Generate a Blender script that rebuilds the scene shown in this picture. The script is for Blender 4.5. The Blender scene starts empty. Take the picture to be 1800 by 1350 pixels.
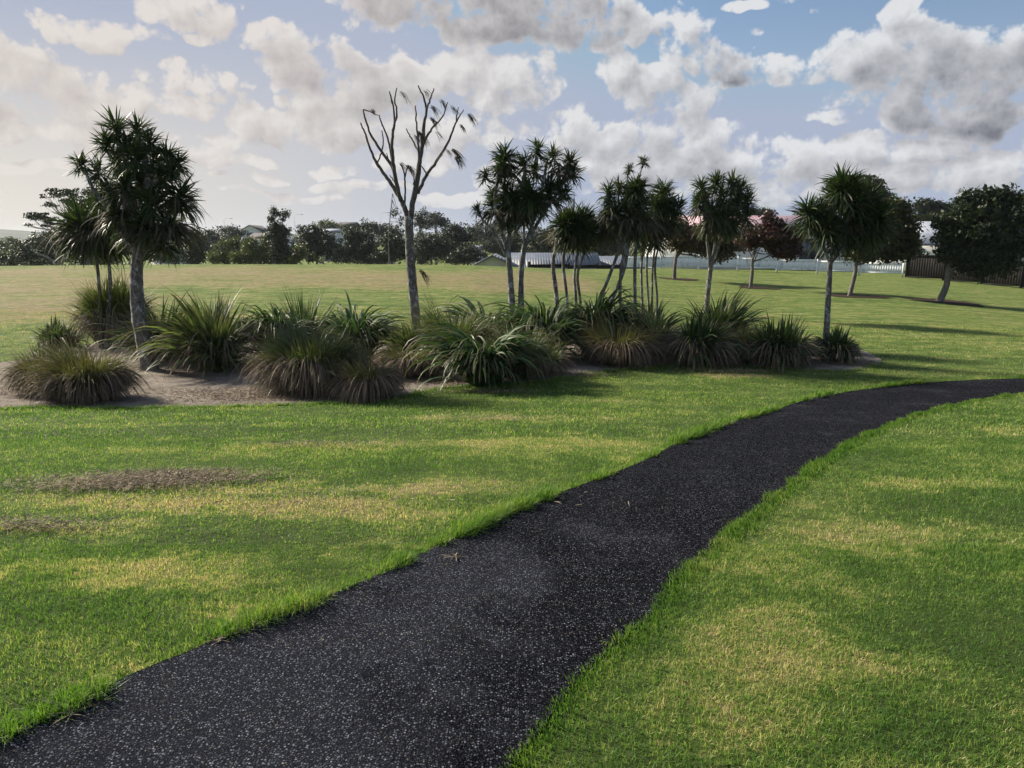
import bpy, math, random
import numpy as np
random.seed(7); rng = np.random.default_rng(7)
R = math.radians
scene = bpy.context.scene
COL = scene.collection

# ------------------------------------------------------------------ camera
F = 1330.0; CX, CY = 900.0, 675.0
PITCH = R(10.65); CAMZ = 1.7
cam_d = bpy.data.cameras.new("camera"); cam = bpy.data.objects.new("camera", cam_d); COL.objects.link(cam)
cam.location = (0, 0, CAMZ); cam.rotation_euler = (math.pi/2 - PITCH, 0, 0)
cam_d.sensor_width = 36; cam_d.lens = F/1800*36; cam_d.clip_start = 0.05; cam_d.clip_end = 8000
scene.camera = cam
scene.view_settings.view_transform = 'Standard'; scene.view_settings.look = 'None'
EXPO = 1.0; scene.view_settings.exposure = EXPO; scene.view_settings.gamma = 1
scene.cycles.max_bounces = 5; scene.cycles.diffuse_bounces = 2; scene.cycles.glossy_bounces = 2; scene.cycles.transmission_bounces = 3; scene.cycles.transparent_max_bounces = 4

def ray(px, py):
    a = (px-CX)/F; b = (CY-py)/F
    return np.array([a, math.cos(PITCH)+b*math.sin(PITCH), -math.sin(PITCH)+b*math.cos(PITCH)])
def P(px, py, Y):
    """world point seen at a photo pixel at the distance Y in front of the camera"""
    d = ray(px, py); return np.array([0, 0, CAMZ]) + d*(Y/d[1])
def azel(px, py):
    d = ray(px, py); d = d/np.linalg.norm(d)
    return math.atan2(d[0], d[1]), math.asin(d[2])

# ------------------------------------------------------------------ sun and sky
SUN_AZ = R(-58); SUN_EL = R(30)       # azimuth from the view direction, to the left
sd = bpy.data.lights.new("sun", 'SUN'); sun = bpy.data.objects.new("sun", sd); COL.objects.link(sun)
sd.energy = 4.9; sd.angle = R(5.0); sd.color = (1.0, .90, .74)
from mathutils import Vector
sdir = Vector((math.sin(SUN_AZ)*math.cos(SUN_EL), math.cos(SUN_AZ)*math.cos(SUN_EL), math.sin(SUN_EL)))
sun.rotation_euler = sdir.to_track_quat('Z', 'Y').to_euler()

world = bpy.data.worlds.new("World"); scene.world = world; world.use_nodes = True

class NT:
    def __init__(s, tree): s.t = tree; s.n = tree.nodes; s.l = tree.links
    def new(s, typ, **kw):
        n = s.n.new(typ)
        for k, v in kw.items(): setattr(n, k, v)
        return n
    def put(s, sock, v):
        if v is None: return
        if isinstance(v, bpy.types.NodeSocket): s.l.new(v, sock)
        else:
            if sock.type == 'RGBA' and not isinstance(v, (int, float)) and len(v) == 3: v = (*v, 1)
            sock.default_value = v
    def math(s, op, a, b=None, c=None, clamp=False):
        n = s.new('ShaderNodeMath', operation=op, use_clamp=clamp)
        s.put(n.inputs[0], a); s.put(n.inputs[1], b); s.put(n.inputs[2], c); return n.outputs[0]
    def vec(s, op, a, b=None, c=None):
        n = s.new('ShaderNodeVectorMath', operation=op)
        s.put(n.inputs[0], a); s.put(n.inputs[1], b); s.put(n.inputs[2], c)
        return n.outputs['Value'] if op in ('LENGTH', 'DOT_PRODUCT', 'DISTANCE') else n.outputs[0]
    def mix(s, f, a, b, blend='MIX'):
        n = s.new('ShaderNodeMix', data_type='RGBA', blend_type=blend)
        s.put(n.inputs[0], f); s.put(n.inputs[6], a); s.put(n.inputs[7], b); return n.outputs[2]
    def noise(s, v, scale, detail=4, rough=.55, dist=0, out=0, dim='3D'):
        n = s.new('ShaderNodeTexNoise', noise_dimensions=dim); s.put(n.inputs['Vector'], v); n.inputs['Scale'].default_value = scale
        n.inputs['Detail'].default_value = detail; n.inputs['Roughness'].default_value = rough
        n.inputs['Distortion'].default_value = dist; return n.outputs[out]
    def smooth(s, v, a, b, lo=0, hi=1):
        n = s.new('ShaderNodeMapRange', interpolation_type='SMOOTHSTEP'); s.put(n.inputs[0], v)
        for i, x in enumerate((a, b, lo, hi)): s.put(n.inputs[i+1], x)
        return n.outputs[0]
    def ramp(s, v, stops):
        n = s.new('ShaderNodeValToRGB'); s.put(n.inputs[0], v); e = n.color_ramp.elements
        while len(e) < len(stops): e.new(.5)
        for el, (p, c) in zip(e, stops): el.position = p; el.color = (*c, 1)
        return n.outputs[0]

# clouds: px, py (their place in the sky), half sizes in px, darkness of their core
CLOUDS = [
 (150,52,95,28,.15),(335,18,100,48,.25),(40,150,130,64,.8),(150,190,110,36,.45),(230,175,60,30,.2),(285,140,60,30,.2),(372,148,48,34,.2),
 (300,185,70,20,.15),(480,72,70,32,.3),(560,120,120,58,.9),(640,165,130,54,1.0),(720,150,80,45,.4),
 (770,0,190,62,1.3),(900,15,230,76,1.4),(1030,35,130,55,1.2),(1130,45,40,35,.2),(800,125,80,42,.25),(900,140,80,60,.25),(860,180,60,40,.25),
 (430,225,55,42,.45),(500,235,90,36,.5),(590,230,90,45,.45),(690,225,80,50,.4),(560,190,70,45,.35),(800,235,110,45,.35),
 (1085,120,52,60,.35),(1150,160,65,50,.35),(1210,72,62,62,.3),(1250,110,62,52,.6),(1300,128,75,40,1.4),(1180,190,100,45,.5),(1150,230,90,42,.65),
 (1000,215,75,38,.5),(1080,245,80,34,.5),(950,240,60,30,.3),
 (1360,125,62,35,.35),(1440,125,90,38,.25),(1540,100,80,50,.4),(1620,115,140,85,.8),(1740,140,150,90,1.2),(1600,180,130,60,1.0),(1700,195,150,48,1.4),
 (1590,25,32,38,.15),(1640,62,70,30,.25),(1770,55,80,35,.35),(1480,215,50,16,.2),(1245,250,60,34,.2),(1200,255,40,28,.2),
 (1330,285,190,38,.6),(1520,270,170,30,.5),(1560,310,240,34,.55),(1740,290,90,38,.3),(1100,300,200,44,.55),(1000,280,120,32,.35),
 (1310,8,40,14,.1),(1300,330,260,26,.55),(1800,330,120,30,.5),(890,310,90,34,.3),
 (60,285,110,11,.1),(320,250,100,26,.25),(220,262,90,20,.2),(400,285,90,16,.15),(600,305,60,16,.15),(440,315,100,10,.15),(640,330,110,10,.12),
 (500,345,120,8,.1),(30,225,60,20,.3),(140,235,80,20,.2),(720,290,90,26,.2),(820,350,110,16,.2),(330,70,36,14,.1),(-120,90,120,60,.5),(1960,220,150,70,.8)]

def cloud_group(full):
    """how deep a direction lies inside the listed clouds; with full also how dark the cloud is there"""
    g = bpy.data.node_groups.new('cloud_field', 'ShaderNodeTree')
    g.interface.new_socket(name='p', in_out='INPUT', socket_type='NodeSocketVector')
    g.interface.new_socket(name='field', in_out='OUTPUT', socket_type='NodeSocketFloat')
    g.interface.new_socket(name='dark', in_out='OUTPUT', socket_type='NodeSocketFloat')
    N = NT(g); gi = N.new('NodeGroupInput'); go = N.new('NodeGroupOutput'); p = gi.outputs[0]
    best = dark = wsum = None
    for (x, y, rx, ry, dk) in CLOUDS:
        a, e = azel(x, y); rx *= 1.0/F; ry *= 1.0/F
        q = N.vec('MULTIPLY_ADD', p, (1/rx, 1/ry, 0), (-a/rx, -e/ry, 0))
        f = N.math('SUBTRACT', 1.0, N.vec('DOT_PRODUCT', q, q))
        best = f if best is None else N.math('MAXIMUM', best, f)
        if full:
            m = N.math('MAXIMUM', f, 0)
            wsum = m if wsum is None else N.math('ADD', wsum, m)
            dark = N.math('MULTIPLY', m, dk) if dark is None else N.math('MULTIPLY_ADD', m, dk, dark)
    N.put(go.inputs[0], best)
    if full: N.put(go.inputs[1], N.math('DIVIDE', dark, N.math('ADD', wsum, .10)))
    return g

def build_world():
    N = NT(world.node_tree); N.n.clear()
    out = N.new('ShaderNodeOutputWorld'); bg = N.new('ShaderNodeBackground')
    sky = N.new('ShaderNodeTexSky', sky_type='NISHITA'); sky.sun_disc = False
    sky.sun_elevation = SUN_EL; sky.sun_rotation = SUN_AZ; sky.air_density = 1.0; sky.dust_density = 1.3; sky.ozone_density = 1.6
    tc = N.new('ShaderNodeTexCoord'); d = tc.outputs['Generated']
    sp = N.new('ShaderNodeSeparateXYZ'); N.put(sp.inputs[0], d)
    az = N.math('ARCTAN2', sp.outputs[0], sp.outputs[1]); el = N.math('ARCSINE', sp.outputs[2])
    cb = N.new('ShaderNodeCombineXYZ'); N.put(cb.inputs[0], az); N.put(cb.inputs[1], el); p = cb.outputs[0]
    w = N.noise(p, 7, 3, .6, out=1, dim='2D')
    w = N.vec('MULTIPLY', N.vec('SUBTRACT', w, (.5, .5, .5)), (.075, .05, 0))
    pw = N.vec('ADD', p, w)
    a = N.new('ShaderNodeGroup'); a.node_tree = cloud_group(True); N.put(a.inputs[0], pw)
    b = N.new('ShaderNodeGroup'); b.node_tree = cloud_group(False); N.put(b.inputs[0], N.vec('ADD', pw, (-.012, .018, 0)))
    # generic cloud cover out of the photographed part of the sky
    gen = N.noise(N.vec('MULTIPLY', p, (1, 2.2, 1)), 2.6, 3, .5, dim='2D')
    gen = N.math('MULTIPLY_ADD', gen, 6.0, -3.3)
    outside = N.math('MAXIMUM', N.math('SUBTRACT', N.math('ABSOLUTE', az), .78), N.math('SUBTRACT', el, .42))
    gen = N.math('MINIMUM', gen, N.smooth(outside, 0, .15, -2, .9))
    small = N.math('MULTIPLY_ADD', N.noise(N.vec('MULTIPLY', p, (1, 2.0, 1)), 8, 3, .5, dim='2D'), 5.0, -3.05)
    gen = N.math('MAXIMUM', gen, N.math('MINIMUM', small, .25))
    best = N.math('MAXIMUM', N.math('MAXIMUM', a.outputs[0], gen), -1.5)
    best = N.math('MINIMUM', N.math('MULTIPLY', best, 1.5), 1.0)
    def tex(v):
        n1 = N.noise(v, 16, 8, .60, dim='2D')
        vo = N.new('ShaderNodeTexVoronoi', feature='F1', voronoi_dimensions='2D'); N.put(vo.inputs['Vector'], v)
        vo.inputs['Scale'].default_value = 26; vo.inputs['Detail'].default_value = 3.0; vo.inputs['Roughness'].default_value = .6
        return N.math('MULTIPLY_ADD', N.math('SUBTRACT', n1, .5), 2.0, N.math('MULTIPLY_ADD', vo.outputs['Distance'], -.8, .20))
    pt = N.vec('ADD', p, N.vec('MULTIPLY', w, (.35, .35, 0)))
    t1 = tex(pt); t2 = tex(N.vec('ADD', pt, (-.010, .012, 0)))
    f = N.math('ADD', best, t1); dk = a.outputs[1]
    lit = N.math('MULTIPLY_ADD', N.math('SUBTRACT', N.math('MAXIMUM', a.outputs[0], -1), N.math('MAXIMUM', b.outputs[0], -1)), .8, N.math('MULTIPLY', N.math('SUBTRACT', t1, t2), .75))
    K = 2.0**-EXPO; k = lambda *c: tuple(x*K for x in c)
    alpha = N.smooth(f, -.16, .36)
    thick = N.smooth(N.math('MULTIPLY_ADD', f, .55, N.math('MULTIPLY', best, .55)), .10, 1.75)
    ds = N.vec('DOT_PRODUCT', N.vec('NORMALIZE', d), tuple(sdir))
    near = N.smooth(ds, .30, .95)
    litc = N.mix(near, k(.76, .77, .79), k(.78, .72, .67))
    dkc = N.mix(near, k(.17, .175, .21), k(.46, .41, .39))
    shade = N.math('MULTIPLY', thick, N.math('MULTIPLY_ADD', dk, 1.0, .10))
    shade = N.math('ADD', shade, N.math('MULTIPLY', lit, -.55))
    shade = N.math('ADD', shade, .14, clamp=True)
    cc = N.mix(shade, litc, dkc)
    # the sky model, its glare held down where it would burn out, whitened by the air near the horizon
    skyc = N.vec('MULTIPLY', sky.outputs[0], (.046, .054, .060))
    hz = N.smooth(el, .0, .30, 1, 0)
    glow = N.smooth(ds, .38, .94)
    hazec = N.mix(glow, k(.56, .60, .68), k(.80, .73, .63))
    skyc = N.mix(N.math('MULTIPLY_ADD', glow, .12, N.math('MULTIPLY_ADD', hz, .62, .12), clamp=True), skyc, hazec)
    skyc = N.vec('MINIMUM', skyc, k(.40, .46, .60))
    skyc = N.mix(N.math('MULTIPLY', glow, N.smooth(el, .0, .30, 1, 0)), skyc, k(.84, .77, .65))
    farfade = N.smooth(el, .0, .07, .3, .95)
    col = N.mix(N.math('MULTIPLY', alpha, farfade), skyc, cc)
    N.put(bg.inputs[0], col); bg.inputs[1].default_value = 1.0
    N.l.new(bg.outputs[0], out.inputs[0])
    world.cycles.sampling_method = 'MANUAL'; world.cycles.sample_map_resolution = 512
build_world()

# ------------------------------------------------------------------ terrain
def sst(a, b, x):
    t = np.clip((x-a)/(b-a), 0, 1); return t*t*(3-2*t)
_cp = [(-500,468,45),(0,468,45),(300,465,46),(700,465,46),(830,467,46),(1000,474,48),(1200,473,58),(1400,481,58),(1585,488,56),(1800,509,50),(2300,540,46)]
_cu = np.array([ (ray(x, y)[0]/ray(x, y)[1]) for x, y, D in _cp]); _cD = np.array([float(c[2]) for c in _cp])
_cZ = np.array([P(x, y, D)[2] for x, y, D in _cp])
def height(x, y):
    x = np.asarray(x, float); y = np.asarray(y, float)
    u = np.clip(x/np.maximum(y, 3.0), -1.2, 1.2)
    D = np.interp(u, _cu, _cD); Z = np.interp(u, _cu, _cZ)
    zb = -0.8*sst(2.5, 13.5, y) - .05*sst(-2, -12, x)
    t = np.clip((y-17)/(D-17), 0, 1)
    z = zb + (Z-zb)*(t*(2-t)*.75+.25*t*t*(3-2*t))
    right = sst(.2, .36, u)
    # behind the crest the park drops into a valley, on the right it stays level
    val = -6.0*sst(0, 34, y-D)*(1-right)*(1 - .45*sst(-.12, .02, u))
    hill = sst(120, 300, y)*5.6*(1-right) + sst(110, 330, y)*3*right
    hill = hill*(1 - .62*sst(-.52, -.66, u))
    return z + val + hill
def hz(x, y): return float(height(x, y))
def at(px, py):
    d = ray(px, py); t0 = .5; t1 = None; t = .5
    while t < 400:
        p = np.array([0, 0, CAMZ]) + d*t
        if p[2] < hz(p[0], p[1]): t1 = t; break
        t0 = t; t *= 1.03
    if t1 is None: return P(px, py, 60)
    for _ in range(30):
        m = (t0+t1)/2; p = np.array([0, 0, CAMZ]) + d*m
        if p[2] < hz(p[0], p[1]): t1 = m
        else: t0 = m
    return np.array([0, 0, CAMZ]) + d*t1

# ------------------------------------------------------------------ mesh helpers
def mesh(name, V, Fc, mat, attr=None, smooth=False):
    """V (n,3); Fc a list of (k,m) face index arrays; attr (n,2): random number and place along the leaf"""
    me = bpy.data.meshes.new(name); V = np.asarray(V, np.float32)
    Fc = [np.asarray(f, np.int32) for f in Fc if len(f)]
    me.vertices.add(len(V)); me.vertices.foreach_set('co', V.ravel())
    loops = np.concatenate([f.ravel() for f in Fc]); tot = np.concatenate([np.full(len(f), f.shape[1], np.int32) for f in Fc])
    st = np.concatenate([[0], np.cumsum(tot)[:-1]]).astype(np.int32)
    me.loops.add(len(loops)); me.loops.foreach_set('vertex_index', loops)
    me.polygons.add(len(tot)); me.polygons.foreach_set('loop_start', st); me.polygons.foreach_set('loop_total', tot)
    if smooth: me.polygons.foreach_set('use_smooth', np.ones(len(tot), bool))
    if attr is not None:
        a = me.attributes.new('leaf', 'FLOAT_VECTOR', 'POINT')
        at3 = np.zeros((len(V), 3), np.float32); at3[:, :attr.shape[1]] = attr; a.data.foreach_set('vector', at3.ravel())
    me.update(calc_edges=True); me.validate()
    if mat: me.materials.append(mat)
    return me
def link(name, me, parent=None, loc=None):
    o = bpy.data.objects.new(name, me); COL.objects.link(o)
    if parent is not None: o.parent = parent
    if loc is not None: o.location = loc
    return o
def tag(o, label=None, cat=None, group=None, kind=None):
    if label: o['label'] = label
    if cat: o['category'] = cat
    if group: o['group'] = group
    if kind: o['kind'] = kind
    return o
def root(name, loc, label, cat, group=None):
    o = bpy.data.objects.new(name, None); COL.objects.link(o); o.location = loc; o.empty_display_size = .2
    return tag(o, label, cat, group)
class MB:
    def __init__(s): s.V = []; s.Q = []; s.T = []; s.A = []; s.n = 0
    def add(s, V, Q=None, T=None, A=None):
        V = np.asarray(V, float).reshape(-1, 3)
        if Q is not None and len(Q): s.Q.append(np.asarray(Q)+s.n)
        if T is not None and len(T): s.T.append(np.asarray(T)+s.n)
        s.A.append(np.zeros((len(V), 2)) if A is None else A)
        s.V.append(V); s.n += len(V)
    def box(s, c, size, yaw=0):
        hx, hy, hz_ = np.array(size)/2
        v = np.array([[x, y, z] for x in (-hx, hx) for y in (-hy, hy) for z in (-hz_, hz_)])
        ca, sa = math.cos(yaw), math.sin(yaw); v = np.stack([v[:,0]*ca-v[:,1]*sa, v[:,0]*sa+v[:,1]*ca, v[:,2]], 1)+np.array(c)
        s.add(v, Q=[[0,1,3,2],[4,6,7,5],[0,4,5,1],[2,3,7,6],[0,2,6,4],[1,5,7,3]])
    def tube(s, pts, rad, sides=8, rough=0.0, cap=True):
        pts = np.asarray(pts, float); n = len(pts); rad = np.broadcast_to(np.asarray(rad, float), (n,))
        tan = np.gradient(pts, axis=0); tan /= np.linalg.norm(tan, axis=1)[:, None]+1e-9
        ref = np.array([0.03, 1, 0.02]); a = np.cross(tan, ref); a /= np.linalg.norm(a, axis=1)[:, None]+1e-9; b = np.cross(tan, a)
        th = np.linspace(0, 2*math.pi, sides, endpoint=False)
        rr = rad[:, None]*(1+rough*rng.normal(size=(n, sides)))
        V = pts[:, None]+rr[..., None]*(a[:, None]*np.cos(th)[None, :, None]+b[:, None]*np.sin(th)[None, :, None])
        i = np.arange(n-1)[:, None]; j = np.arange(sides)[None]; j2 = (j+1) % sides
        Q = np.stack([i*sides+j, i*sides+j2, (i+1)*sides+j2, (i+1)*sides+j], -1).reshape(-1, 4)
        Vf = V.reshape(-1, 3); T = []
        if cap:
            Vf = np.concatenate([Vf, pts[-1:], pts[:1]]); k = n*sides
            T = [[(n-1)*sides+q, (n-1)*sides+(q+1) % sides, k] for q in range(sides)] + [[(q+1) % sides, q, k+1] for q in range(sides)]
        s.add(Vf, Q=Q, T=np.array(T) if len(T) else None)
    def build(s, name, mat, parent=None, org=None, smooth=False):
        V = np.concatenate(s.V)
        if org is not None: V = V-np.asarray(org)
        me = mesh(name, V, [np.concatenate(s.Q) if s.Q else [], np.concatenate(s.T) if s.T else []], mat, np.concatenate(s.A), smooth)
        return link(name, me, parent, org if parent is None and org is not None else None)
def spline(pts, n=24):
    pts = np.asarray(pts, float)
    if len(pts) < 3: return np.stack([np.interp(np.linspace(0, 1, n), np.linspace(0, 1, len(pts)), pts[:, k]) for k in range(pts.shape[1])], 1)
    e = np.concatenate([[2*pts[0]-pts[1]], pts, [2*pts[-1]-pts[-2]]]); out = []
    m = len(pts)-1
    for t in np.linspace(0, m-1e-9, n):
        i = int(t); f = t-i; p0, p1, p2, p3 = e[i], e[i+1], e[i+2], e[i+3]
        out.append(.5*((2*p1)+(-p0+p2)*f+(2*p0-5*p1+4*p2-p3)*f*f+(-p0+3*p1-3*p2+p3)*f**3))
    return np.array(out)
def leaves(mb, base, az, el, L, W, droop, S=5, power=1.6, lean=None, tipw=.12, roll=None):
    """curved strap leaves: each starts at base, rises at the angle el and bends over by droop"""
    n = len(base); az = np.broadcast_to(az, (n,)); el = np.broadcast_to(el, (n,)); L = np.broadcast_to(L, (n,)); W = np.broadcast_to(W, (n,)); droop = np.broadcast_to(droop, (n,))
    side = np.stack([-np.sin(az), np.cos(az), np.zeros(n)], 1)
    if roll is None: roll = rng.normal(0, .5, n)
    pos = np.array(base, float); V = np.zeros((n, S+1, 2, 3)); A = np.zeros((n, S+1, 2, 2)); A[..., 0] = rng.random(n)[:, None, None]
    for k in range(S+1):
        t = k/S
        e = el - droop*t**power
        dirn = np.stack([np.cos(az)*np.cos(e), np.sin(az)*np.cos(e), np.sin(e)], 1)
        up = np.cross(dirn, side)
        w = (W*(min(1, .55+1.6*t) if t < .5 else 1-(1-tipw)*((t-.5)/.5)**1.3))[:, None]*.5
        sv = side*np.cos(roll)[:, None]+up*np.sin(roll)[:, None]
        V[:, k, 0] = pos-sv*w; V[:, k, 1] = pos+sv*w; A[:, k, :, 1] = t
        pos = pos+dirn*(L/S)[:, None]
    i = np.arange(n)[:, None]*(S+1)*2; k = np.arange(S)[None]*2
    Q = np.stack([i+k, i+k+1, i+k+3, i+k+2], -1).reshape(-1, 4)
    mb.add(V.reshape(-1, 3), Q=Q, A=A.reshape(-1, 2))

# ------------------------------------------------------------------ materials
def mat(name):
    m = bpy.data.materials.new(name); m.use_nodes = True; m.node_tree.nodes.clear(); N = NT(m.node_tree)
    o = N.new('ShaderNodeOutputMaterial'); return m, N, o
def bsdf(N, col, rough=.7, spec=.3, normal=None, metal=0):
    b = N.new('ShaderNodeBsdfPrincipled'); N.put(b.inputs['Base Color'], col); N.put(b.inputs['Roughness'], rough)
    b.inputs['Specular IOR Level'].default_value = spec; b.inputs['Metallic'].default_value = metal
    if normal is not None: N.put(b.inputs['Normal'], normal)
    return b.outputs[0]
def bump(N, h, strength=.4, dist=.02, nrm=None):
    b = N.new('ShaderNodeBump'); b.inputs['Strength'].default_value = strength; b.inputs['Distance'].default_value = dist
    N.put(b.inputs['Height'], h)
    if nrm is not None: N.put(b.inputs['Normal'], nrm)
    return b.outputs[0]
def leaf_mat(name, c1, c2, tip=None, trans=.3, rough=.5, spec=.3, clump=0.0, tcol=None):
    m, N, o = mat(name)
    a = N.new('ShaderNodeAttribute', attribute_name='leaf'); s = N.new('ShaderNodeSeparateXYZ'); N.put(s.inputs[0], a.outputs['Vector'])
    c = N.mix(s.outputs[0], c1, c2)
    if tip: c = N.mix(N.smooth(s.outputs[1], .78, 1.0), c, tip)
    if clump:
        g = N.new('ShaderNodeNewGeometry')
        c = N.mix(N.smooth(N.noise(g.outputs['Position'], clump, 2), .42, .62), c, N.mix(.5, c, c2))
    b = bsdf(N, c, rough, spec)
    t = N.new('ShaderNodeBsdfTranslucent'); N.put(t.inputs[0], N.mix(1.0, c, tcol or (1.3, 1.5, .7), 'MULTIPLY'))
    mx = N.new('ShaderNodeMixShader'); mx.inputs[0].default_value = trans
    N.l.new(b, mx.inputs[1]); N.l.new(t.outputs[0], mx.inputs[2]); N.l.new(mx.outputs[0], o.inputs[0]); return m
def plain(name, c, c2=None, scale=6, rough=.7, spec=.3, bmp=.2, metal=0, stretch=(1, 1, 1), lo=.35, hi=.65):
    m, N, o = mat(name); tc = N.new('ShaderNodeTexCoord'); v = N.vec('MULTIPLY', tc.outputs['Object'], stretch)
    n = N.noise(v, scale, 6, .6)
    col = N.mix(N.smooth(n, lo, hi), c, c2 or tuple(x*.7 for x in c))
    N.l.new(bsdf(N, col, rough, spec, bump(N, n, bmp, .02), metal), o.inputs[0]); return m
def ellipse_mask(N, p, items):
    """items: px, py, half width m, half depth m, in world space on the ground"""
    best = None
    for (px, py, a, b) in items:
        w = at(px, py); q = N.vec('MULTIPLY_ADD', p, (1/a, 1/b, 0), (-w[0]/a, -w[1]/b, 0))
        f = N.math('SUBTRACT', 1.0, N.vec('DOT_PRODUCT', q, q)); best = f if best is None else N.math('MAXIMUM', best, f)
    return N.math('MAXIMUM', best, -1.0)

DRY = [(1330,1110,.55,.30),(1420,1180,.55,.35),(1240,1230,.3,.4),(1500,930,.7,.3),(1560,960,.3,.2),(1780,760,.35,.45),(1420,880,.5,.25),(1330,990,.4,.3),(1650,850,.8,.2),
       (230,850,.7,.22),(330,840,.6,.2),(560,785,1.3,.3),(60,930,.9,.18),(440,890,1.6,.25),(620,900,1.0,.25),(250,1000,.8,.18),(680,960,.45,.1),(200,1195,.10,.08),(960,780,1.4,.45),(150,880,1.1,.2),(500,860,1.,.2),
       (780,860,.7,.3),(1280,660,1.0,.25),(880,735,1.6,.35),(330,1020,.9,.12),(480,1070,.35,.07)]
DRYFAR = [(880,493,4.5,6.5),(930,485,4,5),(700,490,5,5),(560,488,6,5),(380,478,7,5),(100,500,6,5),(60,540,5,4),(250,490,5,4),(1000,500,2.5,4),(30,480,5,6)]
LUSH = [(250,760,3.0,.5),(640,760,1.5,.25),(90,960,.7,.15),(450,1190,.4,.2),(1650,960,.5,.4),(1720,1100,.6,.5),(1500,1260,.5,.25),(1640,880,.8,.3),(1250,1060,.2,.2),(330,730,4,.4),
        (1500,800,.8,.5),(1760,900,.5,.5),(150,1080,.4,.12),(1100,1290,.35,.3),(60,780,1.6,.4),(1560,530,3,1.5),(60,462,6,2)]
def lawn_group():
    g = bpy.data.node_groups.new('lawn_colour', 'ShaderNodeTree')
    g.interface.new_socket(name='rnd', in_out='INPUT', socket_type='NodeSocketFloat')
    g.interface.new_socket(name='colour', in_out='OUTPUT', socket_type='NodeSocketColor')
    g.interface.new_socket(name='dry', in_out='OUTPUT', socket_type='NodeSocketFloat')
    N = NT(g); gi = N.new('NodeGroupInput'); go = N.new('NodeGroupOutput')
    ge = N.new('ShaderNodeNewGeometry'); p = ge.outputs['Position']
    sp = N.new('ShaderNodeSeparateXYZ'); N.put(sp.inputs[0], p)
    far = N.smooth(sp.outputs[1], 9, 22)
    wob = N.vec('MULTIPLY', N.vec('SUBTRACT', N.noise(p, 2.4, 6, .75, out=1), (.5, .5, .5)), (1.1, 1.1, 0))
    wobf = N.vec('MULTIPLY', N.vec('SUBTRACT', N.noise(p, .25, 5, .65, out=1), (.5, .5, .5)), (8, 8, 0))
    pw = N.vec('ADD', p, wob); pf = N.vec('ADD', p, wobf)
    d = N.smooth(ellipse_mask(N, pw, DRY), -.5, .9); df = N.smooth(ellipse_mask(N, pf, DRYFAR), -.3, 1)
    l = N.smooth(ellipse_mask(N, pw, LUSH), -.3, .8)
    # the mower's passes run along the slope
    q = N.vec('MULTIPLY', pw, (.30, 1.5, 0))
    s1 = N.noise(q, .9, 5, .6); s2 = N.noise(p, 2.2, 6, .7); s3 = N.noise(p, 17, 6, .8); s4 = N.noise(N.vec('MULTIPLY', p, (.5, 2.2, 0)), 1.1, 4, .7)
    v = N.math('MULTIPLY_ADD', s1, 1.3, -.47)
    v = N.math('MULTIPLY_ADD', N.math('SUBTRACT', s2, .5), 1.9, v)
    v = N.math('MULTIPLY_ADD', N.math('SUBTRACT', s3, .5), 2.0, v)
    v = N.math('MULTIPLY_ADD', N.math('SUBTRACT', gi.outputs[0], .5), .95, v)
    v = N.math('MULTIPLY_ADD', d, .46, v); v = N.math('MULTIPLY_ADD', df, .45, v); v = N.math('MULTIPLY_ADD', l, -.18, v)
    v = N.math('MULTIPLY_ADD', far, .26, v)
    v = N.math('MULTIPLY_ADD', N.math('MULTIPLY', far, N.math('SUBTRACT', s4, .5)), 1.6, v)
    col = N.ramp(v, [(0, (.066, .148, .028)), (.25, (.125, .238, .044)), (.48, (.215, .325, .070)), (.70, (.34, .38, .12)), (.9, (.50, .44, .22)), (1, (.56, .46, .27))])
    col = N.mix(N.math('MULTIPLY', df, N.smooth(s4, .35, .65, .15, .55)), col, (.235, .175, .115))
    col = N.mix(N.math('MULTIPLY', far, .30), col, (.19, .19, .085))
    N.put(go.inputs[0], col); N.put(go.inputs[1], v); return g
LAWN = lawn_group()

def m_ground():
    m, N, o = mat('lawn_ground'); g = N.new('ShaderNodeGroup'); g.node_tree = LAWN; g.inputs[0].default_value = .5
    ge = N.new('ShaderNodeNewGeometry'); p = ge.outputs['Position']; sp = N.new('ShaderNodeSeparateXYZ'); N.put(sp.inputs[0], p)
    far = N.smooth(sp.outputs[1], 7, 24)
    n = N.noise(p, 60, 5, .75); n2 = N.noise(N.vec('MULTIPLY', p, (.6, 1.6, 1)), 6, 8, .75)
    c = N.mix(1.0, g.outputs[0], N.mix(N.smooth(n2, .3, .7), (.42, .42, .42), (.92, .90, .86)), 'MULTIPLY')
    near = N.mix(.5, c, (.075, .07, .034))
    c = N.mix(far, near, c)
    hh = N.math('ADD', N.math('MULTIPLY', n, .3), n2)
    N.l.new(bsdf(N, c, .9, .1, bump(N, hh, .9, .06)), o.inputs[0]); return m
def m_blade():
    m, N, o = mat('grass_blade'); a = N.new('ShaderNodeAttribute', attribute_name='leaf'); s = N.new('ShaderNodeSeparateXYZ'); N.put(s.inputs[0], a.outputs['Vector'])
    g = N.new('ShaderNodeGroup'); g.node_tree = LAWN; N.put(g.inputs[0], s.outputs[0])
    c = N.mix(s.outputs[2], g.outputs[0], (.085, .175, .018))
    b = bsdf(N, c, .55, .25); t = N.new('ShaderNodeBsdfTranslucent'); N.put(t.inputs[0], N.mix(1.0, c, (1.35, 1.4, .8), 'MULTIPLY'))
    mx = N.new('ShaderNodeMixShader'); mx.inputs[0].default_value = .42
    N.l.new(b, mx.inputs[1]); N.l.new(t.outputs[0], mx.inputs[2]); N.l.new(mx.outputs[0], o.inputs[0]); return m
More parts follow.
